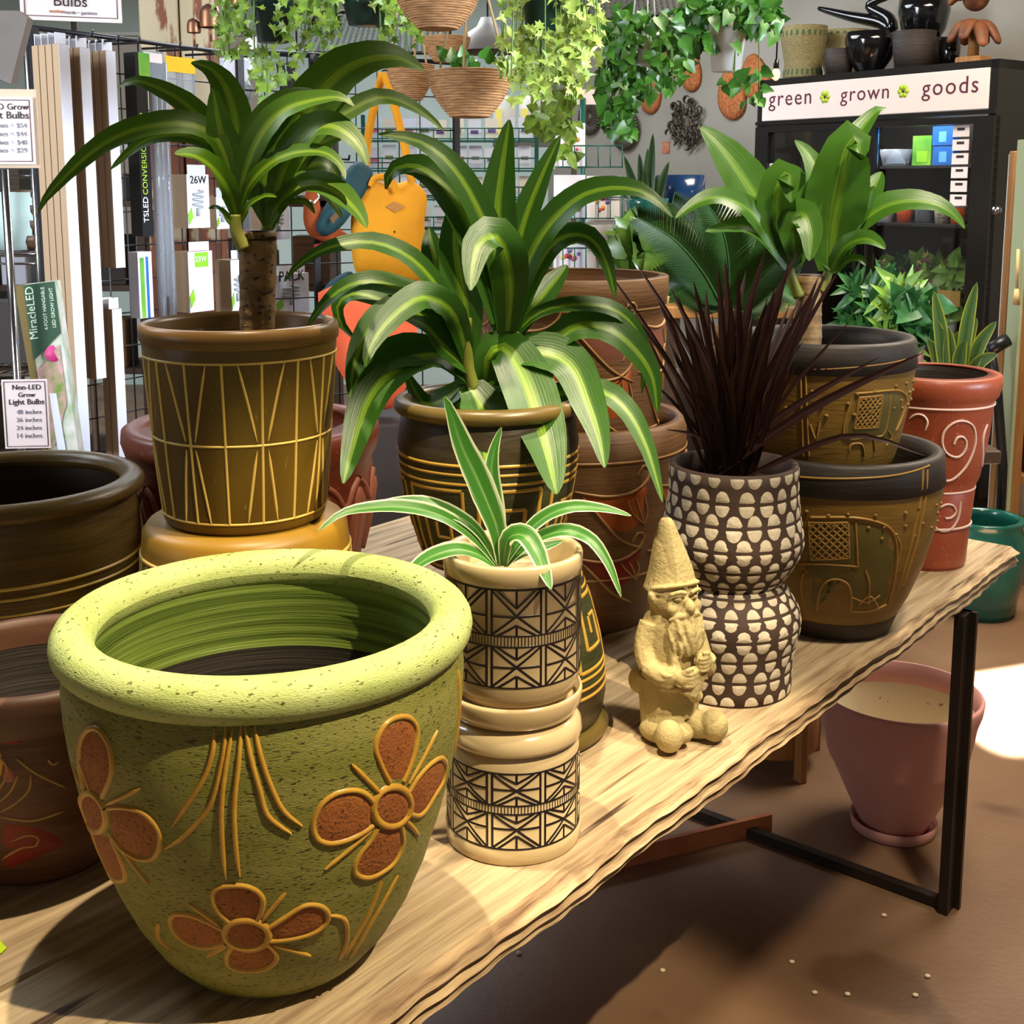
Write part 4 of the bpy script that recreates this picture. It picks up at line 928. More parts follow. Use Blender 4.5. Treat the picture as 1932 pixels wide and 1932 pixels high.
t = pbox('tube_box', 'black boxed conversion lamp tube with bright green top and lime lettering', 'light tube box', P1, 262, 100, 283, 446, .06, m_blackp, .17)
pface('green_top', P1, 262, 100, 283, 165, m_greenp, t, .17, 'green printed top')
ptext(P1, 'TSLED', 281, 420, .04, M('white_ink', '#e8ecec', .5), t, .173, 'LEFT', True, width=.095); ptext(P1, 'CONVERSION LAMP', 279, 368, .04, M('lime_ink', '#a4cc3a', .5), t, .173, 'LEFT', True, width=.30)
for k, (px, y0_, y1_) in enumerate(((286, 100, 600), (296, 118, 560), (306, 118, 600))):
    a = P1.at(px, y0_, .14); b = P1.at(px + 6, y1_, .14); b = V((a.x, a.y, b.z))
    single('clear_tube', MB().tube([a, b], .017, 14), m_plast, ['clear plastic tube hanging beside the black conversion lamp box', 'middle clear plastic tube of three hanging beside the conversion lamp', 'clear plastic tube hanging nearest to the bulb boxes'][k], 'plastic tube', 'clear plastic tubes')
t = pbox('parts_bag', 'clear plastic bag with yellow card header hanging on the wire panel', 'bag', P1, 313, 138, 368, 196, .02, m_plast, .1); pface('card_header', P1, 313, 108, 368, 137, m_yel2, t, .1, 'yellow card header')
t = pbox('parts_bag', 'narrow clear bag with pale label hanging beside the plastic tubes', 'bag', P1, 270, 96, 308, 150, .015, m_plast, .16); pface('label_strip', P1, 272, 100, 306, 118, m_sign, t, .16)
def bulbbox(x0, y0, x1, y1, label, lab=None, acc=None, side=22, off=.12, d=.09):
    t = pbox('bulb_box', label, 'bulb box', P1, x0, y0, x1, y1, d, m_tan, off, 'boxed bulbs hanging on the wire panel')
    pface('front_panel', P1, x0 + .5, y0, x1, y1, m_white, t, off, 'white printed front'); pface('hang_tab', P1, x0, y0 - 18, x1 - 8, y0, m_white, t, off - d * .5)
    w_ = x1 - x0; h_ = y1 - y0
    if acc: pface('colour_band', P1, x0 + w_ * .25, y0 + 2, x1 - w_ * .2, y0 + h_ * .26, acc, t, off + .001, 'coloured band')
    else:
        mb = MB(); c = [P1.at(x0 + w_ * .5 + math.sin(q * 2 * PI * 3.5) * w_ * .24, y0 + h_ * (.30 + .33 * q), off + .004) for q in [i / 60 for i in range(61)]]
        mb.tube(c, .0035, 5); mb.tube([P1.at(x0 + w_ * .5, y0 + h_ * .63, off + .003), P1.at(x0 + w_ * .5, y0 + h_ * .78, off + .003)], .009, 8); part('bulb_print', mb, M('grey_print', '#a9b0b4', .5), t)
    if lab: ptext(P1, lab, (x0 + x1) / 2, y0 + h_ * .17, .03, m_blackp if not acc else m_white, t, off + .003, width=(P1.rect(x0, y0, x1, y1, off)[1] - P1.rect(x0, y0, x1, y1, off)[0]) * (.72 if not acc else .46))
    lf = [P1.at(x0 + w_ * u, y0 + h_ * v, off + .003) for u, v in ((.1, .95), (.05, .75), (.2, .62), (.28, .8))]; part('leaf_print', MB().prism(lf, P1.n * .001), m_lime, t); return t
bulbbox(353, 329, 395, 430, 'white bulb box marked 26W with a spiral bulb picture', '26W')
bulbbox(356, 474, 402, 588, 'white bulb box with green badge below the 26W box', '23W', m_lime)
bulbbox(436, 490, 462, 590, 'white bulb box half hidden behind the dracaena cane', None); bulbbox(518, 517, 583, 592, 'wide white bulb box marked PACK beside the dracaena cane', 'PACK', None, off=.02)
bulbbox(408, 372, 432, 432, 'small bulb box hanging behind the dracaena shoot', None, off=.05); bulbbox(505, 372, 546, 452, 'white bulb box hanging right of the dracaena cane', None, off=.02)
t = pbox('light_tube_pack', 'bulb tube pack with green picture left of the drum planter', 'light tube box', P1, 262, 475, 288, 600, .05, m_white, .15); pface('picture', P1, 266, 486, 274, 600, m_greenp, t, .15); pface('blue_stripe', P1, 277, 484, 282, 600, m_blue, t, .15)
t = pbox('bulb_card', 'rounded white bulb card hanging at the end of the wire panel', 'bulb card', P1, 422, 112, 470, 160, .02, m_white, .1); part('bulb', MB().ell(P1.at(464, 172, .1), (.03, .03, .042), 14, 10), m_plast, t)
# leaning printed box and price signs at the far left
P0_ = Pl(V((-1.66, 3.95, 0)), V((1, .1, 0)))
c4 = [P0_.at(*q) for q in ((44, 538), (103, 531), (150, 866), (96, 874))]; od = P0_.n * -.07
t = T('grow_light_box', 'long green and white grow light box leaning against the wire panel', 'grow light box', c4[3])
part('body', MB().prism(c4, od), M('flower_print', '#d9d6cf', .5, '#9cb08a', 14), t)
c5_ = [P0_.at(*q, .002) for q in ((44, 538), (103, 531), (115, 628), (64, 680))]; part('green_panel', MB().prism(c5_, P0_.n * .001), M('dark_green_print', '#35503c', .4), t, 'dark green panel')
part('side_panel', MB().prism([P0_.at(*q, .001) for q in ((27, 540), (44, 538), (96, 874), (84, 876))], od * .9), M('olive_card', '#6a5a2c', .5), t, 'olive side')
xt = (P0_.at(103, 531) - P0_.at(113, 628)).normalized(); yt = -(P0_.at(103, 531) - P0_.at(44, 538)).normalized()
for body, px, py, wd in (('MiracleLED', 72, 640, .17), ('4-FOOT HANGABLE', 91, 622, .14), ('LED GROW LIGHT', 106, 618, .13)):
    text(body, P0_.at(px, py, .004), xt, yt, .03, M('pale_ink', '#cfe0c8', .5), t, width=wd)
part('badge', MB().tube([P0_.at(101, 667, .002), P0_.at(101, 667, .004)], .027, 20), M('pink_badge', '#cf3f80', .5), t, 'round pink badge')
part('flower_picture', MB().prism([P0_.at(*q, .002) for q in ((70, 700), (112, 650), (126, 760), (104, 840), (92, 850))], P0_.n * .001), M('meadow_print', '#6f8a3c', .5, '#d9a0a8', 18, detail=8), t)
part('tube_picture', MB().prism([P0_.at(*q, .003) for q in ((93, 742), (106, 742), (127, 866), (112, 868))], P0_.n * .001), m_white, t)
def sign(name, label, pl, x0, y0, x1, y1, lines, off=0.0):
    t = pbox(name, label, 'sign', pl, x0, y0, x1, y1, .006, m_sign, off)
    mb = MB(); a, b, z0, z1 = pl.rect(x0, y0, x1, y1, off); i = (b - a) * .05; i = min(i, .012)
    for (p, q) in (((a + i, z0 + i), (b - i, z0 + i)), ((b - i, z0 + i), (b - i, z1 - i)), ((b - i, z1 - i), (a + i, z1 - i)), ((a + i, z1 - i), (a + i, z0 + i))): mb.tube([pl.w(p[0], p[1], off + .001), pl.w(q[0], q[1], off + .001)], .0012, 4)
    part('border', mb, m_border, t)
    for ln_ in lines: ptext(pl, ln_[0], ln_[1], ln_[2], .03, ln_[4], t, off + .001, ln_[5] if len(ln_) > 5 else 'CENTER', width=ln_[3])
    return t
PS = Pl(aty(130, 30, 3.55), V((1, .32, 0)))
sign('price_sign', 'hanging pale sign reading Bulbs at the top of the frame', PS, 36, -70, 228, 40, [('Bulbs', 133, 12, .088, m_ink), ('mother', 108, 24, .043, m_orink), ('• earth • gardens', 150, 27, .095, m_ink2), ('Grow Light', 133, -28, .17, m_ink)])
PS2 = Pl(aty(30, 250, 3.6), V((1, .12, 0)))
t = sign('price_sign', 'pale sign listing grow light bulb prices by inches at the left edge', PS2, -52, 183, 64, 310, [('LED Grow', 54, 207, .110, m_ink, 'RIGHT'), ('Light Bulbs', 55, 224, .128, m_ink, 'RIGHT'), ('48 inches = $54', 51, 241, .125, m_ink2, 'RIGHT'), ('36 inches = $44', 51, 257, .125, m_ink2, 'RIGHT'), ('24 inches = $40', 52, 273, .125, m_ink2, 'RIGHT'), ('14 inches = $29', 52, 288, .125, m_ink2, 'RIGHT')])
part('board', PS2.box(MB(), -56, 168, 71, 317, .012, -.008), m_signb, t)
PS3 = Pl(aty(45, 780, 3.72), V((1, .1, 0)))
t = sign('price_sign', 'pale sign about non LED bulbs behind the leaning grow light box', PS3, 6, 716, 92, 846, [('Non-LED', 50, 735, .085, m_ink), ('Grow', 50, 749, .05, m_ink), ('Light Bulbs', 50, 763, .105, m_ink), ('48 inches', 55, 781, .075, m_ink2), ('36 inches', 55, 796, .075, m_ink2), ('24 inches', 55, 811, .075, m_ink2), ('14 inches', 55, 826, .075, m_ink2)])
single('folded_sign', MB().prism([aty(-30, 20, 3.3), aty(34, 20, 3.3), aty(52, 34, 3.3), aty(20, 158, 3.3), aty(0, 150, 3.3), aty(-30, 150, 3.3)], (0, .04, 0)), M('grey_card', '#6d655e', .6, '#7d746c', 5), 'grey folded card sign seen edge on beside the Bulbs sign', 'sign')
# chrome shelving with bowls and vases, far left behind the panel
sh = T('wire_shelf', 'chrome wire shelf unit with bowls behind the wire panel', 'shelf unit', (-2.2, 4.75, 0))
for x in (-2.72, -1.74): part('post', MB().tube([(x, 4.5, 0), (x, 4.5, 2.6)], .014, 10), m_chrome, sh); part('post', MB().tube([(x, 5.0, 0), (x, 5.0, 2.6)], .014, 10), m_chrome, sh)
for z in (.35, .85, 1.30, 1.62, 2.12):
    mb = MB()
    for y in (4.5, 5.0):
        mb.tube([(-2.72, y, z), (-1.74, y, z)], .006, 6); mb.tube([(-2.72, y, z - .035), (-1.74, y, z - .035)], .005, 6)
    for k in range(26): mb.tube([(-2.7 + k * .038, 4.5, z), (-2.7 + k * .038, 5.0, z)], .003, 5)
    part('shelf', mb, m_chrome, sh)
single('shelf_pole', MB().tube([aty(8, 320, 3.9), V((aty(8, 320, 3.9).x, 3.9, 0))], .013, 12), m_chrome, 'chrome pole standing at the left edge below the price sign', 'pole')
m_bowl = M('mint_bowl', '#bcd4cd', .4); m_vase = M('brown_vase', '#5a4028', .45, '#3a2818', 5, (1, 1, 12)); m_box = M('brown_box', '#6a4a28', .7); m_dkbox = M('dark_box', '#2c2420', .6)
def onshelf(name, label, cat, px, z, Y, prof, mat):
    q = aty(px, 400, Y); return single(name, MB().lathe(q.x, q.y, [(r, z + h) for r, h in prof], 28), mat, label, cat)
onshelf('bowl', 'mint green bowl on the chrome shelf', 'bowl', 22, 1.305, 4.72, [(0, 0), (.05, 0), (.09, .08), (.10, .22), (.094, .22), (.08, .08), (0, .02)], m_bowl)
for k in range(4): onshelf('wooden_bowl', ORD[k] + ' brown ridged bowl from the bottom of its stack on the chrome shelf', 'bowl', 75, 1.305 + k * .058, 4.76, [(0, 0), (.05, 0), (.078, .03), (.082, .055), (.075, .055), (.05, .012), (0, .012)], m_vase)
for k, (px, z, w_, h_, m) in enumerate([(45, 1.165, .22, .10, m_dkbox), (100, 1.16, .14, .1, m_box), (40, .865, .3, .24, m_dkbox), (110, .865, .2, .18, m_box), (60, 1.635, .2, .16, m_plast), (110, 1.635, .14, .14, m_white) , (30, 1.63, .1, .2, m_white)]):
    q = aty(px, 400, 4.76); bx_ = ['flat dark box on the middle chrome shelf', 'brown box on the middle chrome shelf', 'large dark box on the lower chrome shelf', 'brown carton on the lower chrome shelf', 'clear plastic tub on the upper chrome shelf', 'white jar box on the upper chrome shelf', 'tall white carton on the upper chrome shelf'][k]
    z = {1.165: 1.305, 1.16: 1.305}.get(z, z)
    if k < 2: q = q + V((.0 + .33 * (k == 0) * -1 + .16 * k, 0, 0)); 
    single('carton', MB().box((q.x, q.y, z + h_ / 2), (w_, .16, h_), 0, .004), m, bx_, 'box')
# dark stock shelves behind panel so the grid looks onto goods
dk = T('stock_shelf', 'dark timber stock shelf behind the hanging light tubes', 'shelf unit', (-1.75, 6.3, 0))
for x in (-2.65, -1.85, -.93): part('upright', MB().box((x, 6.3, .9), (.04, .4, 1.8)), M('dark_timber', '#3a2a1e', .6, '#4a3626', 6, (1, 1, 8)), dk)
for z in (.2, .62, 1.04, 1.46, 1.8): part('shelf', MB().box((-1.79, 6.3, z), (1.76, .4, .03)), MATS['dark_timber'], dk)
rb2 = random.Random(9); cc = 0
for z in (.635, 1.055, 1.475):
    for i in range(7):
        w_ = rb2.uniform(.12, .2); h_ = rb2.uniform(.12, .26); m = rb2.choice([m_box, m_dkbox, m_tan, m_vase, m_white, m_dkbox])
        single('carton', MB().box((-2.50 + i * .235 + (.05 if i > 2 else 0), 6.22, z + h_ / 2), (w_ * .95, .2, h_), 0, .004), m, '%s carton from the left on the %s dark timber shelf' % (ORD[i], ['lowest loaded', 'middle', 'upper'][int((z - .6) / .42)]), 'box', 'cartons on the dark timber shelf')
# peeling posts and bells
m_peel = M('peeling_paint_wood', '#7a4a34', .8, '#b8a888', 5, (1.5, 1.5, .5), bump=.6, mix=(.53, .56), detail=9)
m_bell = M('aged_copper', '#6a4a38', .4, '#8a5c40', 9, metal=.7)
for x0, x1, lb in ((274, 346, 'wide weathered post with peeling brown and cream paint'), (350, 410, 'narrower peeling post standing behind the copper bells')):
    a, b = aty(x0, 80, 5.45), aty(x1, 80, 5.45)
    single('wooden_post', MB().box(((a.x + b.x) / 2, 5.45, 1.7), (b.x - a.x, .16, 3.39), 0, .006), m_peel, lb, 'post')
for px, yt_, yb_, r, lb in ((366, 36, 62, .024, 'small copper bell hanging in front of the peeling post'), (397, 10, 52, .037, 'larger copper bell hanging beside the small bell'), (452, -20, 14, .03, 'copper bell cut off by the top of the frame beside the ivy')):
    p = aty(px, yb_, 4.6); h = (yb_ - yt_) / FPX * 4.6; t = T('copper_bell', lb, 'bell', p)
    part('bell_body', MB().lathe(p.x, p.y, [(r, p.z), (r * 1.04, p.z + .006), (r, p.z + h * .6), (r * .8, p.z + h * .88), (r * .3, p.z + h), (0, p.z + h), (0, p.z + h * .9), (r * .9, p.z + .002)], 24), m_bell, t)
    part('clapper', MB().tube([p + V((0, 0, .02)), p + V((0, 0, -.05))], .005, 8), m_bell, t); part('cord', MB().tube([p + V((0, 0, h)), V((p.x, p.y, 3.4))], .002, 5), m_tan, t)
# --- second wire panel with bags
q0 = aty(452, 96, 5.15); q1 = aty(860, 128, 5.6); P2 = Pl(q0, q1 - q0); L2 = (V((q1.x, q1.y, 0)) - V((q0.x, q0.y, 0))).length; Z2 = q0.z
wp = T('wire_grid_rack', 'black wire grid panel hung with canvas bags', 'display panel', P2.w(L2 / 2, 0))
for s_ in (0, .31, L2): part('post', MB().box(P2.w(s_, Z2 / 2), (.026, .026, Z2), P2.a), m_blackw, wp)
part('top_rail', MB().tube([P2.w(0, Z2), P2.w(L2, Z2)], .009, 8), m_blackw, wp); mb = MB()
for k in range(1, int(L2 / .1)): mb.tube([P2.w(k * .1, .1), P2.w(k * .1, Z2)], .0032, 5)
for k in range(14): mb.tube([P2.w(0, .2 + k * .145), P2.w(L2, .2 + k * .145)], .0032, 5)
part('wire_mesh', mb, m_blackw, wp)
for px, py in ((560, 108), (722, 133), (640, 300)): part('hook', MB().tube(hook(P2, px, py, 0, .12), .005, 6), m_blackw, wp)
m_canvas = M('yellow_canvas', '#e09a10', .8, '#d08c0c', 5, bump=.3, bscale=200); m_orange = M('orange_canvas', '#c9522a', .85, '#b9461f', 6, bump=.3, bscale=200); m_teal = M('teal_canvas', '#1f4a52', .7, '#173c44', 8, bump=.3, bscale=150); m_rust = M('rust_canvas', '#a04a1c', .8, bump=.3)
def cushion(mb, pl, outline, th, off, n=40):     # soft bag body from an outline on a plane
    P = spline([V(pl.sz(*q, off)) for q in outline + [outline[0]]], n + 1)[:-1]; c = sum(P, V((0, 0))) / n; vs = []
    rings = [(1, 0), (.97, .35), (.85, .75), (.6, .95), (.3, 1), (.02, 1)]
    for sg in (1, -1):
        for k, h in rings:
            for p in P: w_ = c + (p - c) * k; vs.append(pl.w(w_.x, w_.y, off + sg * h * th / 2 + .004 * math.sin(w_.x * 60 + w_.y * 25) * h))
    R_ = len(rings); fs = []
    for s2 in range(2):
        o = s2 * R_ * n
        for r in range(R_ - 1):
            for i in range(n):
                f = (o + r * n + i, o + r * n + (i + 1) % n, o + (r + 1) * n + (i + 1) % n, o + (r + 1) * n + i); fs.append(f if s2 == 0 else f[::-1])
    return mb.add(vs, fs, True)
def strap(pl, pts, w_, off, th=.003):
    C = spline([pl.at(*p, off) for p in pts], 24); mb = MB(); n = len(C); vs = []
    for i in range(n):
        t_ = (C[min(i + 1, n - 1)] - C[max(i - 1, 0)]).normalized(); sd = t_.cross(pl.n).normalized()
        for a_, b_ in ((-1, -1), (1, -1), (1, 1), (-1, 1)): vs.append(C[i] + sd * a_ * w_ / 2 + pl.n * b_ * th / 2)
    return mb.add(vs, [(i * 4 + k, i * 4 + (k + 1) % 4, i * 4 + 4 + (k + 1) % 4, i * 4 + 4 + k) for i in range(n - 1) for k in range(4)], True)
c = P2.at(735, 535, .12); t = T('tote_bag', 'bright yellow canvas tote bag hanging by its long strap', 'bag', c)
part('body', cushion(MB(), P2, [(668, 352), (700, 336), (735, 348), (775, 342), (804, 366), (800, 420), (804, 470), (800, 505), (790, 537), (730, 530), (690, 522), (668, 505), (662, 430)], .09, .12), m_canvas, t)
part('strap', strap(P2, [(688, 345), (693, 270), (706, 200), (722, 137)], .036, .09), m_canvas, t); part('strap', strap(P2, [(726, 137), (744, 200), (762, 270), (777, 345)], .036, .13), m_canvas, t)
part('handle', strap(P2, [(700, 352), (706, 338), (720, 334), (738, 340), (748, 362)], .03, .17), m_canvas, t)
part('patch', MB().prism([P2.at(*q, .168) for q in ((726, 390), (744, 380), (764, 390), (746, 401))], P2.n * .002), M('leather_patch', '#b0742c', .6), t, 'brown leather diamond patch')
t = T('strap_bag', 'black bag straps hanging on the second wire panel', 'strap', P2.at(560, 260, .05))
for pts in ([(528, 118), (536, 180), (528, 260)], [(548, 116), (552, 180), (560, 262)], [(600, 106), (596, 150), (590, 190)], [(616, 104), (612, 150), (606, 190)]): part('strap', strap(P2, pts, .035, .06), M('black_webbing', '#17171a', .7), t)
t = T('hip_pack', 'teal hip pack with rust trim hanging behind the dracaena leaves', 'bag', P2.at(640, 445, .1))
part('body', cushion(MB(), P2, [(608, 400), (640, 345), (672, 305), (700, 318), (698, 345), (672, 388), (640, 430), (612, 446), (596, 430)], .10, .12), m_teal, t); part('trim', cushion(MB(), P2, [(574, 372), (590, 340), (600, 400), (612, 440), (660, 446), (630, 458), (590, 448), (574, 420)], .07, .07), m_rust, t)
part('tag', MB().prism([P2.at(*q, .19) for q in ((622, 412), (634, 400), (640, 408), (628, 422))], P2.n * .002), m_box, t); part('clip', MB().tube([P2.at(*q, .19) for q in ((598, 350), (602, 372), (592, 385), (584, 378))], .006, 8), m_chrome, t)
single('hip_pack', cushion(MB(), P2, [(600, 560), (628, 528), (660, 512), (668, 530), (640, 566), (612, 576)], .09, .10), m_teal, 'teal pouch hanging below the red pouch', 'bag')
single('pouch', cushion(MB(), P2, [(592, 462), (640, 452), (690, 455), (690, 470), (640, 474), (596, 474)], .05, .06), M('red_canvas', '#a8182c', .7), 'flat red pouch behind the yellow tote', 'bag')
PO = Pl(aty(700, 650, 4.3), V((1, .2, 0)))
single('canvas_bag', cushion(MB(), PO, [(600, 552), (650, 532), (690, 545), (735, 580), (782, 610), (790, 660), (770, 720), (740, 770), (690, 760), (640, 700), (606, 620)], .22, .0), m_orange, 'big orange canvas bag slumped behind the striped dracaena', 'bag')
single('bag_stool', MB().box(PO.at(700, 790, -.05) * 1.0 + V((0, 0, -.34)), (.42, .34, .70), PO.a, .01), m_dkbox, 'dark crate behind the striped dracaena under the orange bag', 'crate')
# --- seed rack
P3 = Pl(V((-.2, 6.2, 0)), V((1, .04, 0))); m_greenw = M('green_wire', '#1f5a4c', .4)
sr_ = T('seed_rack', 'green wire seed rack full of white packets behind the tote bag', 'rack', V((-.35, 6.2, 0)))
rows_y = [(262, 222), (318, 276), (372, 330), (428, 386), (484, 442), (540, 500)]
for (yb_, yt_) in rows_y:
    a, b, z0, z1 = P3.rect(690, yt_, 1010, yb_, 0); mb = MB()
    for z in (z0, z0 + .05): mb.tube([P3.w(a, z, .05), P3.w(b, z, .05)], .0035, 5)
    for k in range(11): mb.tube([P3.w(a + (b - a) * k / 10, z0 - .02, .05), P3.w(a + (b - a) * k / 10, z0 + .05, .05)], .003, 5)
    mb.box(P3.w((a + b) / 2, z0 - .012, 0), (b - a, .12, .008), P3.a); part('pocket_row', mb, m_greenw, sr_)
for px in (688, 1012):
    q = P3.at(px, 400, -.06); part('upright', MB().box((q.x, q.y, .95), (.02, .02, 1.9), P3.a), m_greenw, sr_)
pkm = [m_white, M('cream_packet', '#e4dccc', .6), M('grey_packet', '#cfd4da', .6), m_white]; prm = [M('purple_print', '#6a5a9a', .6), M('rose_print', '#c46a80', .6), M('olive_print', '#7a8a4a', .6), m_ink2]
for ri, (yb_, yt_) in enumerate(rows_y):
    for k in range(10):
        px = 692 + k * 32 + rb2.uniform(-2, 2); hgt = rb2.uniform(-3, 5); of = rb2.uniform(.0, .03); xw = rb2.uniform(23, 28)
        t = T('seed_packet', '%s white seed packet from the left in the %s row of the wire rack' % (ORD[k], ['top', 'second', 'third', 'fourth', 'fifth', 'bottom'][ri]), 'seed packet', P3.at(px + 13, yb_, of), 'seed packets in the wire rack')
        part('packet', P3.box(MB(), px, yt_ + hgt, px + xw, yb_, .012, of), rb2.choice(pkm), t); part('print', P3.box(MB(), px + 5, yt_ + hgt + 20, px + xw - 5, yt_ + hgt + 27, .001, of + .0016), rb2.choice(prm), t)
# --- card spinner
KC = aty(1098, 400, 5.1); m_cardw = M('greeting_card', '#e6e3e8', .5)
ks = T('card_spinner', 'green wire spinner rack of floral greeting cards', 'rack', (KC.x, KC.y, 0))
part('pole', MB().tube([(KC.x, KC.y, .03), (KC.x, KC.y, aty(1098, 185, 5.1).z)], .012, 12), m_greenw, ks); part('base', MB().lathe(KC.x, KC.y, [(0, 0), (.22, 0), (.22, .02), (.03, .04), (0, .04)], 32), m_greenw, ks)
part('sign_card', MB().box(aty(1097, 183, 5.1), (.14, .004, .06)), m_sign, ks, 'small pale header sign')
PC1 = Pl(aty(1075, 400, 5.0), V((1, .12, 0))); PC2 = Pl(aty(1135, 400, 5.02), V((1, .75, 0)))
flw = [M('red_flower_print', '#d04a5c', .5), M('pink_flower_print', '#e07a90', .5), M('orange_flower_print', '#e8924a', .5), M('yellow_flower_print', '#e8c050', .5), M('lilac_print', '#9a8ac8', .5)]
def card(pl, x0, y0, x1, y1, off, label, art):
    t = T('greeting_card', label, 'card', pl.at((x0 + x1) / 2, y1, off), 'cards on the green spinner'); part('card', pl.box(MB(), x0, y0, x1, y1, .006, off), m_cardw, t)
    if art:
        for m in rb2.sample(flw, 3):
            mb = MB()
            for k in range(4):
                px = rb2.uniform(x0 + (x1 - x0) * .28, x1 - (x1 - x0) * .22); py = rb2.uniform(y0 + (y1 - y0) * .35, y1 - (y1 - y0) * .2); q = pl.at(px, py, off + .0005); mb.tube([q, q + pl.n * .0012], rb2.uniform(.006, .013), 9)
            part('flower_print', mb, m, t)
for ri, (a_, b_) in enumerate([(232, 315), (330, 412), (422, 508), (520, 600)]):
    for k in range(4): card(PC1, 1045, a_ + k * 1.5, 1104, b_, .03 - k * .009, '%s card of the left stack on the %s tier of the card spinner' % (['front', 'second', 'third', 'rear'][k], ['top', 'second', 'third', 'lowest'][ri]), k == 0)
    if ri:
        for k in range(4): card(PC2, 1108, a_ + 2 + k * 1.5, 1170, b_ + 6, .04 - k * .012, '%s card of the right stack on the %s tier of the card spinner' % (['front', 'second', 'third', 'rear'][k], ['top', 'second', 'third', 'lowest'][ri]), k == 0)
    mb = MB(); z = PC1.at(1075, b_, 0).z
    for pl, xa, xb in ((PC1, 1040, 1106), (PC2, 1106, 1174)):
        for y_ in (b_, b_ - 40): mb.tube([pl.at(xa, y_, .05), pl.at(xb, y_, .05)], .003, 5)
        for k in range(4): mb.tube([pl.at(xa + (xb - xa) * k / 3, b_ + 2, .05), pl.at(xa + (xb - xa) * k / 3, b_ - 40, .05)], .0025, 5)
    for q in (PC1.at(1040, b_, .05), PC2.at(1174, b_, .05)): mb.tube([q, V((KC.x, KC.y, q.z))], .003, 5)
    part('wire_tier', mb, m_greenw, ks)
# ================================================================ hanging plants and baskets
m_ivy = M('ivy_leaf', '#86a034', .45, '#587c24', 30); m_ivy2 = M('pale_ivy_leaf', '#b4c25c', .45, '#86a43c', 30); m_pot = M('pothos_leaf', '#2c5c1a', .35, '#4a7f28', 20); m_vine = M('vine_stem', '#5a7a2c', .6)
m_gpl = M('dark_green_plastic', '#16302a', .3); m_wpl = M('white_plastic', '#dcdcd6', .35); m_weave = M('woven_hyacinth', '#8a623c', .75, '#b58a5c', 9, (3, 3, 22), bump=1.0, bscale=16); m_rope = M('jute_cord', '#b89a6c', .8)
IVY = [(0, 0), (.28, -.12), (.22, .12), (.55, .2), (.3, .42), (.12, .5), (0, 1.0), (-.12, .5), (-.3, .42), (-.55, .2), (-.22, .12), (-.28, -.12)]
HRT = [(0, 0), (.22, -.12), (.42, .05), (.4, .32), (.2, .7), (0, 1.0), (-.2, .7), (-.4, .32), (-.42, .05), (-.22, -.12)]
SPR = [(0, 0), (.13, .2), (.17, .45), (.1, .75), (0, 1.05), (-.1, .75), (-.17, .45), (-.13, .2)]
def addleaf(mb, P, size, shape, rnd, down=.5):
    d = V((rnd.uniform(-1, 1), rnd.uniform(-.7, .3), rnd.uniform(-1, 1) - down)).normalized(); vw = (EYE - P).normalized()
    nn = (vw + V((rnd.uniform(-.7, .7), rnd.uniform(-.7, .7), rnd.uniform(-.2, .9)))).normalized(); sd = d.cross(nn)
    if sd.length < .1: sd = V((1, 0, 0))
    sd.normalize(); nn = sd.cross(d); vs = [P + sd * (x * size) + d * (y * size) + nn * (abs(x) * size * .25 - .12 * size * y * y) for x, y in shape]; n = len(vs)
    cidx = P + d * size * .35
    mb.add([cidx] + vs, [(0, 1 + i, 1 + (i + 1) % n) for i in range(n)], True)
def hanging(name, label, px, ytop, ybot, wpx, Y, pm, blobs, lm, shape, size, hang=True, taper=.74, seed=1, vines=10):
    rnd = random.Random(seed); c = aty(px, ybot, Y); zt_ = aty(px, ytop, Y).z; r = wpx / 2 / FPX * Y
    t = T(name, label, 'hanging plant', (c.x, c.y, c.z))
    part('pot', MB().lathe(c.x, c.y, [(0, c.z), (r * taper, c.z), (r * (taper + (1 - taper) * .8), zt_ - .035), (r, zt_ - .034), (r * 1.03, zt_), (r * .95, zt_), (r * .9, zt_ - .03), (0, zt_ - .03)], 28), pm, t)
    if hang:
        for k in range(3):
            a = k * 2 * PI / 3 + .6; part('hanger', MB().tube([(c.x + r * math.cos(a), c.y + r * math.sin(a), zt_), (c.x, c.y, min(3.38, zt_ + .5))], .0025, 5), m_wpl, t)
        part('hook', MB().tube([(c.x, c.y, min(3.38, zt_ + .5)), (c.x, c.y, 3.4)], .003, 5), m_blackw, t)
    fo = MB(); vi = MB(); top = V((c.x, c.y, zt_ + .01))
    for (x0, y0_, x1, y1, n) in blobs:
        for k in range(n):
            u, v = rnd.random(), rnd.random(); P = aty(x0 + (x1 - x0) * u, y0_ + (y1 - y0_) * v, Y + rnd.uniform(-.14, .12)); addleaf(fo, P, size * rnd.uniform(.65, 1.25), shape, rnd)
        for k in range(max(1, vines * n // 120)):
            P = aty(rnd.uniform(x0, x1), y1 - rnd.uniform(0, 15), Y + rnd.uniform(-.12, .06)); m_ = V(((P.x * .8 + top.x * .2), P.y, max(P.z, top.z) + .02)); vi.tube(spline([top, m_, P], 10), .0022, 5)
    part('foliage', fo, lm, t); part('vines', vi, m_vine, t); return t
hanging('hanging_ivy', 'ivy in a dark green hanging pot above the end of the wire panels', 516, -10, 80, 76, 3.9, m_gpl, [(402, -20, 560, 60, 90), (408, 40, 470, 110, 40), (480, 90, 560, 150, 36), (488, 150, 520, 195, 10), (540, 60, 590, 100, 10)], m_ivy, IVY, .036, seed=1)
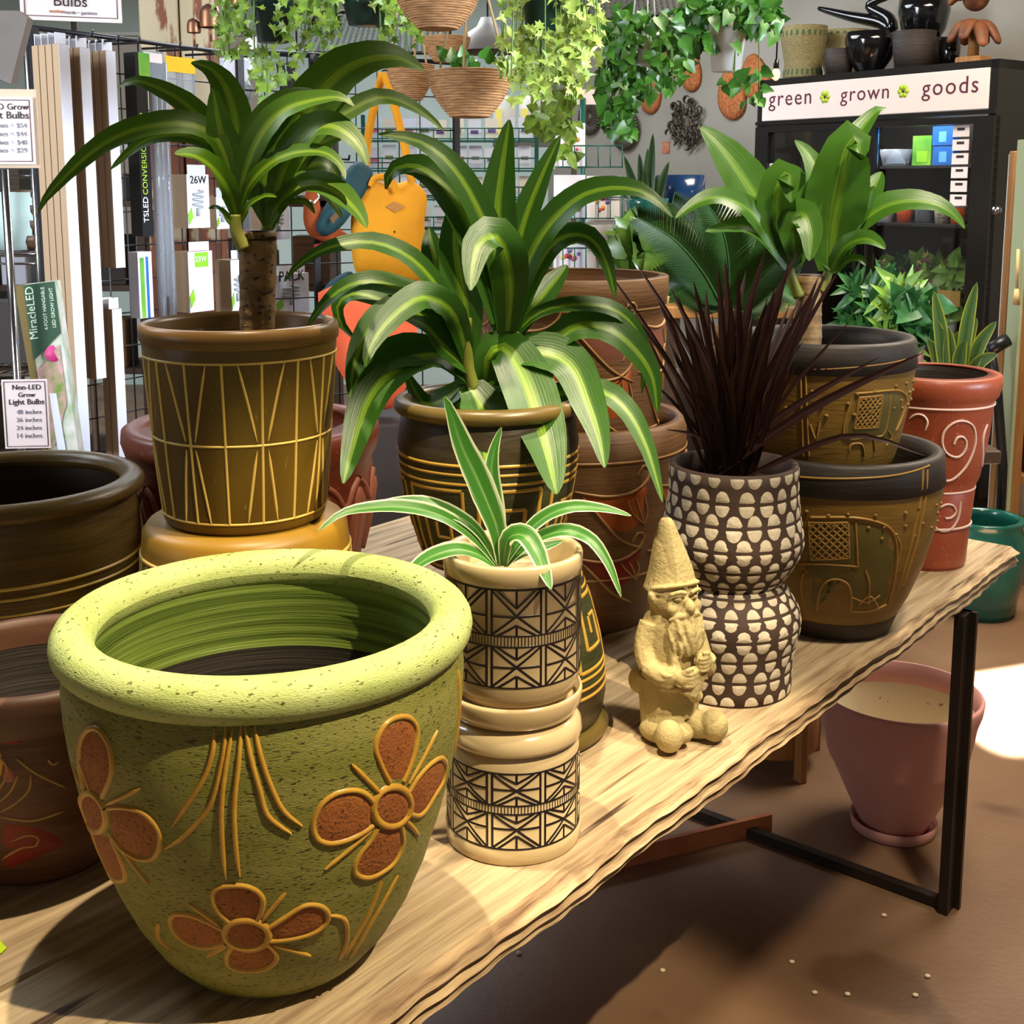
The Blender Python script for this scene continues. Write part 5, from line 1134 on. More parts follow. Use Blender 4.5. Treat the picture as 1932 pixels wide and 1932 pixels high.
hanging('hanging_ivy', 'ivy in a dark green hanging pot left of the upper woven basket', 690, -10, 48, 84, 3.9, m_gpl, [(556, -20, 640, 70, 90), (600, 60, 640, 110, 14), (720, 0, 780, 60, 36), (700, 30, 800, 110, 26), (620, -20, 760, 10, 40)], m_ivy, IVY, .034, seed=2)
hanging('hanging_ivy', 'full pale ivy in a green hanging pot right of the woven baskets', 1022, -15, 66, 74, 3.7, m_gpl, [(940, -10, 1000, 150, 60), (985, 40, 1110, 150, 110), (1040, -20, 1135, 90, 90), (960, 110, 1040, 185, 50), (1060, 60, 1140, 120, 40), (1070, 120, 1110, 170, 20)], m_ivy2, IVY, .040, seed=3)
hanging('hanging_pothos', 'pothos with long trails in a white hanging pot before the sun wall disc', 1216, 62, 125, 52, 4.3, m_wpl, [(1150, 20, 1290, 90, 130), (1130, 70, 1200, 200, 110), (1225, 80, 1300, 150, 60), (1140, 190, 1190, 250, 60), (1175, 125, 1240, 180, 30), (1250, 150, 1270, 190, 6)], m_pot, HRT, .046, seed=4)
hanging('hanging_pothos', 'glossy pothos in a white hanging pot left of the cooler sign', 1370, 44, 135, 72, 3.9, m_wpl, [(1290, -10, 1470, 40, 150), (1270, 30, 1335, 90, 60), (1405, 10, 1468, 70, 50), (1330, 70, 1400, 110, 8), (1360, 125, 1392, 165, 5), (1400, 130, 1440, 195, 12)], m_pot, HRT, .046, seed=5)
hanging('hanging_planter', 'small trailing plant in a white trough above the card spinner', 1062, 128, 168, 72, 4.6, m_wpl, [(1030, 110, 1100, 150, 24), (1000, 170, 1080, 240, 60), (1030, 230, 1090, 300, 30)], m_ivy, HRT, .05, seed=6)
def basket(label, px, ytop, ybot, wpx, Y, cords=True, plant=None, seed=1):
    c = aty(px, ybot, Y); zt_ = aty(px, ytop, Y).z; r = wpx / 2 / FPX * Y; h = zt_ - c.z; t = T('hanging_basket', label, 'basket', c)
    pr = [(r * math.sin(k / 14 * PI / 2) ** .75, c.z + h * (1 - math.cos(k / 14 * PI / 2)) ** .9) for k in range(15)]
    N = 18; pr2 = []
    for k in range(N * 4 + 1):
        u = k / (N * 4); rr = r * (.42 + .58 * math.sin(u * PI / 2) ** .9); pr2.append((rr + .0085 * abs(math.sin(k * PI / 4)), c.z + h * u))
    ins = [(q[0] - .012, q[1]) for q in pr2[::-4]]
    part('body', MB().lathe(c.x, c.y, [(0, c.z)] + pr2 + ins, 48, wob=.012), m_weave, t)
    for k in range(3):
        a = k * 2 * PI / 3 + .5 + seed; part('cord', MB().tube([(c.x + r * math.cos(a), c.y + r * math.sin(a), zt_ - .01), (c.x, c.y, min(3.35, zt_ + .45)), (c.x, c.y, 3.4)], .004, 6), m_rope, t)
    if plant:
        fo = MB(); rnd = random.Random(seed)
        for k in range(plant): addleaf(fo, V((c.x + rnd.uniform(-.6, .6) * r, c.y + rnd.uniform(-.6, .6) * r, zt_ + rnd.uniform(-.02, .05))), .05, HRT, rnd, -.6)
        part('foliage', fo, m_pot, t)
basket('large woven hanging basket cut off by the top of the frame', 826, -20, 56, 146, 3.5, seed=1)
basket('woven hanging basket with green leaves, lowest of the hanging baskets', 887, 134, 222, 152, 4.05, plant=22, seed=2)
basket('woven hanging basket half hidden behind the tote strap', 775, 122, 190, 82, 4.6, seed=3); basket('small woven hanging basket behind and between the two large ones', 842, 70, 118, 84, 4.9, seed=4)
m_lampg = M('grey_lamp_metal', '#6f6a66', .4, metal=.4); q = aty(920, 90, 5.6)
t = T('pendant_lamp', 'grey bell shaped pendant lamp behind the woven baskets', 'lamp', q - V((0, 0, .02))); part('shade', MB().lathe(q.x, q.y, [(.16, q.z - .02), (.13, q.z + .04), (.05, q.z + .09), (.03, q.z + .13), (0, q.z + .13), (0, q.z + .12), (.045, q.z + .085), (.12, q.z + .035), (.155, q.z - .02)], 32), m_lampg, t); part('cord', MB().tube([q + V((0, 0, .13)), V((q.x, q.y, 3.4))], .004, 6), m_blackw, t)
# overhead expanded metal racks
def mesh_rack(label, cnr, z, n):
    A, B, C, D = [onz(*q, z) for q in cnr]; t = T('mesh_rack', label, 'rack', (A + C) / 2)
    def P(u, v): return A.lerp(B, u).lerp(D.lerp(C, u), v)
    mb = MB()
    for k in range(n):
        for sg in (0, 1):
            m2 = n // 2; pts = [P((k + .5 * ((i + sg) % 2)) / n, i / m2) for i in range(m2 + 1)]; mb.tube(pts, .0035, 4, False)
    part('expanded_mesh', mb, M('dusty_steel', '#9a9a94', .5, metal=.5), t); f = MB()
    for a, b in ((A, B), (B, C), (C, D), (D, A)): f.tube([a, b], .012, 6)
    part('frame', f, m_steel, t)
    for q in (A, B, C, D): part('rod', MB().tube([q, V((q.x, q.y, 3.4))], .006, 6), m_steel, t)
mesh_rack('expanded metal rack hanging behind the ivy pots', ((560, 100), (850, 100), (840, 22), (600, 22)), 2.42, 26)
mesh_rack('expanded metal rack hanging above the pothos', ((1110, 40), (1330, 20), (1300, -60), (1100, -60)), 2.5, 20)
# ================================================================ cooler
PF = Pl(FL, FE); LW = (FR - FL).length; HZ = 2.07; ZT = 2.105; m_cool = M('black_cooler', '#15130f', .3, '#1b1815', 3); m_in = M('cooler_inside', '#22221f', .6)
fr = T('display_cooler', 'black glass door display cooler with lit white header sign', 'cooler', PF.w(LW / 2, 0, -.37)); E_ = .03
mb = MB(); a, b = -E_, LW + E_
for (c_, d_) in ((((a + b) / 2, ZT - .02, -.37), (b - a, .74, .04)), (((a + b) / 2, .05, -.37), (b - a, .74, .1)), ((a + .02, ZT / 2, -.37), (.04, .74, ZT)), ((b - .02, ZT / 2, -.37), (.04, .74, ZT)), (((a + b) / 2, ZT / 2, -.725), (b - a, .03, ZT))):
    mb.box(PF.w(*c_), d_, PF.a)
part('body', mb, m_cool, fr)
zs0 = (PF.sz(1427.5, 230)[1] + PF.sz(1869, 205)[1]) / 2; sp_ = part('header_sign', MB().box(PF.w(LW / 2, (HZ + zs0) / 2, .004), (LW - .02, .012, HZ - zs0), PF.a, .003), emit('lit_sign', '#dccfc7', .10), fr, 'white header sign'); part('header_frame', MB().box(PF.w((a + b) / 2, zs0 - .012, .0), (b - a, .03, .018), PF.a), m_cool, fr)
m_maroon = M('maroon_ink', '#5a1a30', .5); zb_ = zs0 + (HZ - zs0) * .42
for wd, x0, x1 in (('green', 1450, 1530), ('grown', 1585, 1676), ('goods', 1738, 1844)):
    s0_, s1_ = PF.sz(x0, 190, .012)[0], PF.sz(x1, 190, .012)[0]; text(wd, PF.w(s0_, zb_, .0105), PF.t, (0, 0, 1), .08, m_maroon, sp_, spacing=1.15, width=s1_ - s0_)
for px in (1556, 1703):
    s_ = PF.sz(px, 185, .012)[0]; z = zb_ + .028; mb = MB(); d_ = MB()
    for k in range(6): q = PF.w(s_ + .02 * math.cos(k * PI / 3), z + .02 * math.sin(k * PI / 3), .0102); mb.tube([q, q + PF.n * .0006], .0135, 12)
    d_.tube([PF.w(s_, z, .0105), PF.w(s_, z, .0115)], .008, 8); part('flower_logo', mb, M('lime_logo', '#b4cc3c', .5), sp_, 'lime flower mark'); part('logo_centre', d_, m_maroon, sp_)
zd1 = zs0 - .03; sm0, sm1 = PF.sz(1622, 400)[0], PF.sz(1648, 400)[0]; sr1 = PF.sz(1836, 300)[0]; sl0 = PF.sz(1452, 260)[0]; zg1 = PF.sz(1740, 237)[1]; zg0 = .22
for i, (a0_, a1_, g0_, g1_) in enumerate(((a, (sm0 + sm1) / 2 - .003, sl0, sm0), ((sm0 + sm1) / 2 + .003, b, sm1, sr1))):
    d = MB()
    for (c_, q_) in ((((a0_ + g0_) / 2, (.1 + zd1) / 2), (g0_ - a0_, zd1 - .1)), (((g1_ + a1_) / 2, (.1 + zd1) / 2), (a1_ - g1_, zd1 - .1)), (((g0_ + g1_) / 2, (zg1 + zd1) / 2), (g1_ - g0_, zd1 - zg1)), (((g0_ + g1_) / 2, (.1 + zg0) / 2), (g1_ - g0_, zg0 - .1))): d.box(PF.w(c_[0], c_[1], -.01), (q_[0], .045, q_[1]), PF.a)
    dr_ = part('door', d, m_cool, fr); part('glass', MB().box(PF.w((g0_ + g1_) / 2, (zg0 + zg1) / 2, -.015), (g1_ - g0_, .006, zg1 - zg0), PF.a), m_glass, dr_)
    part('handle', MB().box(PF.w(a1_ - .03 if i == 0 else a0_ + .03, 1.15, .03), (.02, .03, .5), PF.a, .005), m_cool, dr_)
part('lock', MB().tube([PF.at(1881, 397, .012), PF.at(1881, 397, .016)], .022, 14), m_chrome, fr)
SH1, SH2 = PF.sz(1740, 312, -.26)[1], PF.sz(1740, 421, -.26)[1]; SH3 = PF.sz(1740, 650, -.26)[1]
for z in (SH1, SH2, SH3): part('shelf', MB().box(PF.w(LW / 2, z - .008, -.45), (LW - .04, .50, .014), PF.a), m_in, fr)
part('interior_lamp', MB().box(PF.w(LW / 2, ZT - .06, -.12), (LW - .2, .03, .02), PF.a), emit('cooler_tube', '#f0f2ff', 14), fr)
def inside(name, label, cat, px, wpx, z, hpx, mat, sides=None, off=-.28, lid=None):
    q = PF.at(px, 350, off); r = wpx / 2 / FPX * q.y; h = hpx / FPX * q.y; t = T(name, label, cat, (q.x, q.y, z)); part('body', MB().lathe(q.x, q.y, [(0, z), (r * .75, z), (r, z + h), (r * .92, z + h), (r * .68, z + .01), (0, z + .01)], 24), mat, t)
    if lid: part('rim', MB().lathe(q.x, q.y, [(r * .96, z + h - .012), (r * 1.04, z + h - .012), (r * 1.04, z + h), (r * .93, z + h)], 24), lid, t)
    return t
m_orpot = M('orange_pot', '#e2572a', .35)
inside('orange_pot', 'orange pot with white rim on the cooler shelf beside the white dish', 'flower pot', 1710, 34, SH2, 38, m_orpot, lid=m_white); inside('orange_pot', 'orange pot at the right end of the cooler shelf behind the labels', 'flower pot', 1811, 32, SH2, 36, m_orpot, lid=m_white)
inside('white_dish', 'white dish at the left end of the cooler shelf', 'dish', 1672, 40, SH2, 36, m_white); inside('glass_planter', 'clear glass planter between the orange pots', 'planter', 1746, 38, SH2, 52, m_plast); inside('speckled_pot', 'pale speckled pot on the cooler shelf next to the right orange pot', 'flower pot', 1780, 30, SH2, 38, M('speckled_glaze', '#b8b29a', .5, speck='#4a4438', speck_scale=120, speck_cut=.55)); inside('glass_bowl', 'round clear glass bowl on the top cooler shelf', 'bowl', 1688, 60, SH1, 30, m_plast)
t = pbox('seed_pouch', 'bright green pouch on the top cooler shelf', 'pouch', PF, 1722, 256, 1757, 312, .03, m_greenp, -.26); pface('pale_window', PF, 1730, 285, 1750, 306, m_lime, t, -.26)
for k, (y0_, y1) in enumerate(((238, 274), (276, 312))): t = pbox('blue_pouch', ['upper', 'lower'][k] + ' blue box on the top cooler shelf behind the labels', 'box', PF, 1760, y0_, 1799, y1, .05, m_blue, -.26); pface('print', PF, 1772, y0_ + 10, 1786, y1 - 6, M('pale_blue_print', '#5aa0d8', .5), t, -.26)
for k in range(6):
    y_ = 237 + k * 26; t = pbox('price_label', '%s white price label from the top on the right cooler door' % ORD[k], 'label', PF, 1798 - k * 1.2, y_, 1829 - k * 1.2, y_ + 21, .002, m_sign, -.008, 'price labels on the cooler door'); pface('print', PF, 1806 - k, y_ + 4, 1820 - k, y_ + 9, m_ink, t, -.008)
t = pbox('price_label', 'small pale label on the left cooler door', 'label', PF, 1452, 308, 1474, 330, .002, m_sign, -.008)
t = pbox('brass_plaque', 'small tan sign standing in the cooler flowers', 'sign', PF, 1765, 548, 1812, 578, .004, M('tan_plaque', '#a8843c', .5), -.06); ptext(PF, 'FRESH', 1788, 568, .03, m_yel2, t, -.058, width=.07) if False else None
# flowers in the cooler and leafy plants before it
m_pinkf = M('magenta_bloom', '#d04aa0', .5); m_yelf = M('yellow_bloom', '#d8cc4a', .5, '#e8e0a0', 20); m_dgl = M('deep_green_leaf', '#1f4d26', .35, '#356f35', 20); m_lgl = M('light_green_leaf', '#6a9a3a', .4, '#8ab04a', 20); m_terr = M('plain_terracotta', '#9a5236', .7)
def bush(name, label, cat, px, pyb, Y, wpx, hpx, n, lm, shape, size, potm, zbase, seed, blooms=None, roundp=True, potw=.5, poth=.12):
    rnd = random.Random(seed); c = aty(px, pyb, Y); r = wpx / 2 / FPX * Y; h = hpx / FPX * Y; t = T(name, label, cat, (c.x, c.y, zbase)); pr_ = r * potw
    zp_ = zbase + poth; part('pot', MB().lathe(c.x, c.y, shell([(pr_ * .75, zbase), (pr_, zp_ - .01), (pr_ * 1.04, zp_)], .008), 24), potm, t)
    fo, st_ = MB(), MB(); zt_ = c.z
    for k in range(n):
        a = rnd.uniform(0, 2 * PI); rr = r * math.sqrt(rnd.random()); z = zp_ + (c.z + h - zp_) * rnd.random() ** .7; P = V((c.x + rr * math.cos(a) * (.4 + .6 * (z - zp_) / (c.z + h - zp_)), c.y + rr * math.sin(a) * .8, z)); addleaf(fo, P, size * rnd.uniform(.7, 1.3), shape, rnd, -.2)
        if k % 5 == 0: st_.tube([(c.x, c.y, zp_ - .03), P], .0025, 5)
    part('foliage', fo, lm, t); part('stems', st_, m_vine, t)
    for bm, nb in (blooms or []):
        for k in range(nb):
            a = rnd.uniform(0, 2 * PI); rr = r * rnd.random(); P = V((c.x + rr * math.cos(a), c.y - abs(rr * math.sin(a)) * .8, c.z + h * rnd.uniform(.55, 1.08))); mb = MB()
            for j in range(5): addleaf(mb, P, .03, SPR, rnd, 0)
            part('bloom', mb, bm, t)
    return t
qz = SH3 + .008
for k, (px, n, lm, bl) in enumerate(((1665, 50, m_lgl, [(m_yelf, 5)]), (1705, 60, m_dgl, [(m_pinkf, 3)]), (1745, 60, m_lgl, [(m_yelf, 7), (m_pinkf, 3)]), (1795, 60, m_lgl, [(m_pinkf, 5), (m_yelf, 4)]))):
    q = PF.at(px, 600, -.38); bush('cooler_bouquet', ['yellow blooming plant at the left of the right cooler door', 'green plant with few magenta blooms inside the cooler', 'plant with yellow and magenta blooms in the middle of the cooler', 'plant with magenta blooms at the right edge inside the cooler'][k], 'flowering plant', px, 600, q.y, 46, 110, n, lm, HRT, .075, m_wpl, qz, 20 + k, bl)
rear = T('rear_bench', 'dark bench of potted plants standing before the cooler', 'bench', (.95, 3.72, 0)); part('top', MB().box((1.03, 3.72, .78), (.74, .62, .04), 0, .004), MATS['dark_timber'], rear)
for x in (.72, 1.02):
    for y in (3.46, 3.98): part('leg', MB().box((x, y, .38), (.04, .04, .76)), MATS['dark_timber'], rear)
bush('leafy_plant', 'dense green leafy plant in front of the cooler, left of the heart leaved one', 'potted plant', 1640, 650, 3.95, 110, 110, 260, m_dgl, SPR, .085, m_wpl, .80, 31, poth=.18)
bush('leafy_plant', 'bright heart leaved plant in a pale pink pot in front of the cooler', 'potted plant', 1724, 655, 3.62, 70, 85, 90, m_dgl, HRT, .07, M('pale_pink_pot', '#d8a8a0', .5), .80, 32, poth=.30, potw=.55)
bush('leafy_plant', 'light green plant with yellow flowers in front of the middle of the cooler', 'potted plant', 1690, 620, 3.75, 80, 80, 110, m_lgl, SPR, .08, m_wpl, .80, 33, [(m_yelf, 4)], poth=.2)
L_snake = leafmat('snake_plant_leaf', '#4a6a34', '#3a5a2c', .2, rim='#a8a838', rough=.4)
def snake(label, px, pyb, Y, tips, potm, pr_, zb0, zb1, w, lm):
    c = aty(px, pyb, Y); t = T('snake_plant', label, 'potted plant', (c.x, c.y, zb0)); part('pot', MB().lathe(c.x, c.y, shell([(pr_ * .8, zb0), (pr_, zb1 - .02), (pr_ * 1.04, zb1)], .01), 28), potm, t)
    for (x, y) in tips: bx_ = px + (x - px) * .35; leaf('leaf', [(bx_, pyb + 25), ((bx_ + x) / 2 + (x - bx_) * -.1, (pyb + y) / 2), (x, y)], w, Y, random.uniform(-.06, .06), lm, t, up=.1, vfold=.3, n=12, peak=.5, tipw=.03, root=.6)
snake('yellow edged snake plant behind the scroll planter', 1795, 700, 3.53, [(1762, 548), (1843, 532), (1750, 640), (1880, 606), (1843, 600), (1790, 618), (1822, 640), (1806, 625), (1882, 668), (1765, 600)], M('grey_pot', '#5a5a5a', .5), .085, .801, 1.00, 26, L_snake)
# ================================================================ middle bench with teal pots
m_tealg = M('teal_glaze', '#12463f', .2, '#1f6a5c', 6, coat=.5); m_blueg = M('cobalt_glaze', '#16345f', .2, coat=.5); m_dteal = M('ribbed_teal_glaze', '#1f3f42', .18, '#2c5a5e', 5, (9, 9, .5), coat=.5)
cb = T('plant_bench', 'tiered wooden bench of glazed pots under the wall discs', 'bench', (.75, 4.7, 0))
for z, y0_, y1, w9 in ((1.13, 4.05, 4.5, .50), (1.38, 4.5, 5.3, .72)): part('tier', MB().box((.51 + w9 / 2, (y0_ + y1) / 2, z), (w9, y1 - y0_, .04), 0, .004), m_pine, cb)
for x in (.54, .96):
    for y, z in ((4.1, 1.11), (4.52, 1.36), (5.25, 1.36)): part('leg', MB().box((x, y, z / 2), (.05, .05, z)), MATS['dark_timber'], cb)
def bpot(name, label, px, Y, wpx, z, hpx, mat, tp=.8, rim=True):
    c = aty(px, 400, Y); r = wpx / 2 / FPX * Y; h = hpx / FPX * Y; return single(name, MB().lathe(c.x, c.y, shell([(r * tp, z), (r * .97, z + h * .6), (r, z + h)], .01), 36), mat, label, 'planter')
snake('tall dark snake plant in a teal pot on the wooden bench', 1220, 405, 4.85, [(1178, 295), (1232, 252), (1206, 290), (1262, 305), (1190, 330), (1216, 320), (1240, 330), (1170, 360), (1222, 280)], m_tealg, .085, 1.401, 1.50, 17, leafmat('dark_snake_leaf', '#2c4a2a', '#223c22', .2, rim='#4a6a3a'))
bpot('blue_pot', 'big cobalt blue cylinder pot on the wooden bench', 1284, 5.0, 90, 1.401, 88, m_blueg, .95); bpot('ribbed_pot', 'glossy ribbed teal pot on the lower bench tier', 1292, 4.25, 86, 1.151, 52, m_dteal, .75)
for k in range(3): c = aty(1368, 400, 5.05); z = 1.401 + k * .026; single('white_bowl', MB().lathe(c.x, c.y, [(0, z), (.05, z), (.085, z + .045), (.08, z + .045), (.04, z + .01), (0, z + .01)], 28), m_wpl, '%s white bowl from the bottom of its stack on the wooden bench' % ORD[k], 'bowl', 'stacked white bowls')
bush('rubber_plant', 'dark broad leaved plant on the lower bench tier behind the fan planter', 'potted plant', 1222, 520, 4.25, 100, 70, 60, M('olive_dark_leaf', '#3a5a1c', .3, '#5c7a2a', 15), HRT, .10, m_tealg, 1.151, 41, poth=.06)
bush('fern', 'bright small fern in the ribbed teal pot row on the bench', 'potted plant', 1300, 505, 4.40, 60, 55, 60, m_pot, SPR, .07, m_tealg, 1.151, 42, poth=.08); bush('leafy_plant', 'deep green plant left on the wooden bench beside the card spinner', 'potted plant', 1195, 480, 4.42, 60, 60, 50, m_dgl, HRT, .08, m_tealg, 1.151, 43, poth=.1)
bush('leafy_plant', 'broad green plant behind the sago palm near the cooler door', 'potted plant', 1440, 590, 3.7, 120, 80, 60, m_pot, HRT, .14, m_terr, .80, 44, poth=.25, potw=.35) if False else None
# ================================================================ wall decor
PW = Pl(WP, FE); m_dmet = M('dark_metal_art', '#4a4238', .45, '#5c5246', 9, metal=.4); m_wov = M('woven_leaf', '#a0582c', .8, '#c47a44', 14, (4, 4, 4), bump=1.0, bscale=30)
def wdisc(label, px, py, rpx, petals_, off=.03):
    c = PW.at(px, py, off); r = rpx / FPX * c.y; t = T('sun_disc', label, 'wall art', c); mb = MB(); s_, z = PW.sz(px, py, off)
    for k in range(petals_): a = 2 * PI * k / petals_; mb.tube([PW.w(s_ + r * q * math.cos(a), z + r * q * math.sin(a), off + .012 * math.sin(q * 3)) for q in (.3, .6, .85, 1)], [.006, .012, .014, .008], 6)
    part('rays', mb, m_dmet, t); part('boss', MB().ell(c, (r * .36, r * .36, r * .36), 16, 10) if False else MB().tube([PW.w(s_, z, off - .01), PW.w(s_, z, off + .02)], r * .35, 20), m_dmet, t)
wdisc('round metal sun disc with radiating petals on the wall', 1180, 245, 38, 34); wdisc('partly hidden metal disc left of the sun disc on the wall', 1112, 222, 32, 30)
c = PW.at(1292, 234, .04); t = T('metal_wreath', 'round wall sculpture of tangled dark metal leaves', 'wall art', c); s_, z = PW.sz(1292, 234, .04); R_ = 50 / FPX * c.y; rw = random.Random(8)
for k in range(80):
    a = rw.uniform(0, 2 * PI); rr = R_ * math.sqrt(rw.uniform(.02, 1)) * .88; b_ = rw.uniform(0, 2 * PI); o_ = rw.uniform(-.01, .02); q = [PW.w(s_ + rr * math.cos(a) + R_ * .17 * math.cos(b_ + u * 3.6) * (1 - u * .3), z + rr * math.sin(a) + R_ * .17 * math.sin(b_ + u * 3.6) * (1 - u * .3), .04 + o_) for u in (0, .25, .5, .75, 1)]
    part('metal_leaf', MB().tube(spline(q, 12), [.005 + .010 * math.sin(PI * i / 11) for i in range(12)], 6, flat=.5), m_dmet, t)
for k, (cx_, cy_, w_, h_, ro, lb) in enumerate([(1301, 136, 36, 72, .1, 'narrow woven leaf shape above the metal wreath'), (1226, 178, 38, 74, -.25, 'woven leaf shape between the sun disc and the pothos'), (1376, 178, 52, 100, .35, 'long woven leaf shape left of the cooler sign'), (1420, 145, 52, 92, .4, 'woven leaf shape nearest to the cooler corner'), (1262, 118, 30, 60, 0, 'woven leaf shape behind the pothos trails'), (1448, 180, 30, 70, .3, 'woven leaf shape beside the cooler header')]):
    s_, z = PW.sz(cx_, cy_, .03); cc_ = PW.at(cx_, cy_, .03); kx = w_ / 2 / FPX * cc_.y / .75; kz = h_ / 2 / FPX * cc_.y; P = [PW.w(s_ + kx * math.cos(q) * math.cos(ro) * (1 - .25 * math.sin(q)) - kz * math.sin(q) * math.sin(ro) * .6, z + kz * math.sin(q) * math.cos(ro) + kx * math.cos(q) * math.sin(ro) * .4, .005) for q in [2 * PI * j / 28 for j in range(28)]]
    mb = MB(); n_ = 28; cen = sum(P, V((0, 0, 0))) / n_; vs = []
    for kk, hh_ in ((1, 0), (.95, .022), (.7, .034), (.35, .04), (.02, .04)): vs += [cen + (p - cen) * kk + PW.n * hh_ for p in P]
    mb.add(vs, [(r * n_ + i, r * n_ + (i + 1) % n_, (r + 1) * n_ + (i + 1) % n_, (r + 1) * n_ + i) for r in range(4) for i in range(n_)] + [tuple(range(n_))[::-1]], True)
    single('woven_wall_leaf', mb, m_wov, lb, 'wall art', 'woven leaf shapes on the wall')
t = pbox('picture_card', 'tiny orange picture card on the wall under the metal wreath', 'picture', PW, 1249, 267, 1263, 289, .004, M('orange_card', '#c88a6a', .6, '#b0503c', 25), .006)
# ================================================================ things on top of the cooler
m_bgl = M('black_gloss', '#0c0c0e', .12, coat=.6); m_rib = M('ribbed_brown', '#3a302a', .6, '#2c2420', 5, (1, 1, 30), bump=.6); m_bask = M('pale_woven_rush', '#a08a5c', .75, '#6a6a44', 16, (4, 4, 20), bump=.8, bscale=20); m_grw = M('green_rush', '#3f5a34', .8)
def ontop(name, label, cat, px, wpx, ybot, ytop, off, prof, mat, zb0=ZT):
    q = PF.at(px, ybot, off); r = wpx / 2 / FPX * q.y; h = (ybot - ytop) / FPX * q.y; return single(name, MB().lathe(q.x, q.y, [(max(.0, u) * r, zb0 + v * h) for u, v in prof], 36), mat, label, cat)
CYL = [(0, 0), (.82, 0), (.95, .5), (1, 1), (.92, 1), (.85, .1), (0, .1)]; WST = [(0, 0), (.82, 0), (.86, .06), (.80, .3), (.9, .55), (1, .8), (1, 1), (.93, 1), (.8, .6), (0, .5)]; BWL = [(0, 0), (.5, 0), (.55, .08), (.85, .35), (1, .75), (.98, 1), (.9, 1), (.8, .4), (0, .2)]
def rush(label, px, wpx, ybot, ytop, off, zb0=ZT):
    q = PF.at(px, ybot, off); r = wpx / 2 / FPX * q.y; h = (ybot - ytop) / FPX * q.y; t = T('rush_basket', label, 'basket', (q.x, q.y, zb0), 'rush baskets on the cooler'); P = Pot(q, [(u * r, zb0 + v * h) for u, v in WST[1:7]])
    part('body', MB().lathe(q.x, q.y, [(u * r, zb0 + v * h) for u, v in WST], 36), m_bask, t); mb = MB()
    for k in range(24):
        for v in (.12, .84): fill(mb, P, [(2 * PI * k / 24 + a_, zb0 + h * (v + b_)) for a_, b_ in ((-.07, -.05), (.07, -.05), (.07, .06), (-.07, .06))], .002, False, 1, 8)
    part('weave_stripe', mb, m_grw, t)
rush('pale rush basket with green weave at the left end of the cooler top', 1514, 84, 150, 56, -.14); rush('rush basket stacked on the waisted one behind it on the cooler', 1594, 92, 60, 14, -.42, ZT + .13); rush('waisted rush basket standing behind the left one on the cooler', 1592, 84, 112, 60, -.42)
ontop('ribbed_pot', 'short dark ribbed pot on the cooler beside the rush basket', 'flower pot', 1582, 54, 148, 102, -.08, CYL, m_rib); ontop('black_pot', 'glossy black round pot on the cooler top', 'flower pot', 1640, 92, 137, 64, -.14, BWL, m_bgl); ontop('ribbed_pot', 'tall brown ribbed pot on the cooler top', 'flower pot', 1722, 78, 130, 62, -.14, CYL, m_rib)
ontop('black_bowl', 'black glossy pot stacked high behind the ribbed pot on the cooler', 'flower pot', 1742, 92, 62, -20, -.4, BWL, m_bgl, ZT + .14); ontop('black_pot', 'matte black pot under the stacked glossy pot on the cooler', 'flower pot', 1752, 84, 124, 62, -.4, CYL, m_mud); ontop('black_pot', 'narrow glossy black pot behind the tall ribbed pot', 'flower pot', 1790, 40, 124, 70, -.25, CYL, m_bgl)
m_root = M('carved_teak', '#8a5230', .55, '#5c3620', 5, (1, 1, 3), bump=.5); q = PF.at(1835, 122, -.16); t = T('teak_sculpture', 'carved teak root flower on a pale wooden stand on the cooler', 'sculpture', (q.x, q.y, ZT))
part('stand', MB().box((q.x, q.y, ZT + .018), (.13, .10, .036), PF.a, .006), m_pine, t); part('stem', MB().tube([(q.x, q.y, ZT + .034), (q.x, q.y, ZT + .16)], [.026, .024], 14), m_pine, t); rt = random.Random(5)
for k in range(16):
    a = 2 * PI * k / 8 + (.4 if k > 7 else 0); z0_ = ZT + .16 + (.11 if k > 7 else 0); l_ = .12; e_ = V((q.x + l_ * math.cos(a), q.y + l_ * math.sin(a), z0_ + (.02 if k > 7 else -.07) + rt.uniform(-.02, .02))); s0 = V((q.x + .02 * math.cos(a), q.y + .02 * math.sin(a), z0_ + .03)); m_ = (s0 + e_) / 2 + V((0, 0, .03))
    part('root_petal', MB().tube(spline([s0, m_, e_], 10), [.022 + .022 * math.sin(PI * i / 9) * (1 - i / 12) if i < 9 else .008 for i in range(10)], 8, flat=.55), m_root, t)
part('crown', MB().ell((q.x, q.y, ZT + .3), (.06, .06, .06), 14, 10), m_root, t)
q = PF.at(1610, 40, -.5); hn = MB(); C = spline([PF.at(1545, 16, -.5), PF.at(1600, 30, -.5), PF.at(1660, 42, -.5), PF.at(1682, 56, -.5), PF.at(1676, 34, -.5), PF.at(1640, 10, -.5), PF.at(1690, -10, -.5)], 40); hn.tube([PF.at(1664, 40, -.5), V((PF.at(1664, 40, -.5).x, PF.at(1664, 40, -.5).y, ZT))], .014, 10); hn.tube(C, [.012 + .022 * math.sin(PI * i / 39) for i in range(40)], 10); single('black_carving', hn, m_bgl, 'curved black carving behind the rush baskets on the cooler', 'carving')
q = aty(1464, 140, 4.4); t = T('string_bulb', 'small glowing filament bulb hanging at the cooler corner', 'bulb', q - V((0, 0, .03))); part('bulb', MB().ell(q, (.014, .014, .022), 14, 10), emit('warm_filament', '#ffb050', 9), t); part('socket', MB().tube([q + V((0, 0, .018)), q + V((0, 0, .05))], .010, 10), m_blackp, t); part('cord', MB().tube([q + V((0, 0, .05)), V((q.x + .02, q.y, 3.4))], .003, 6), m_blackp, t)
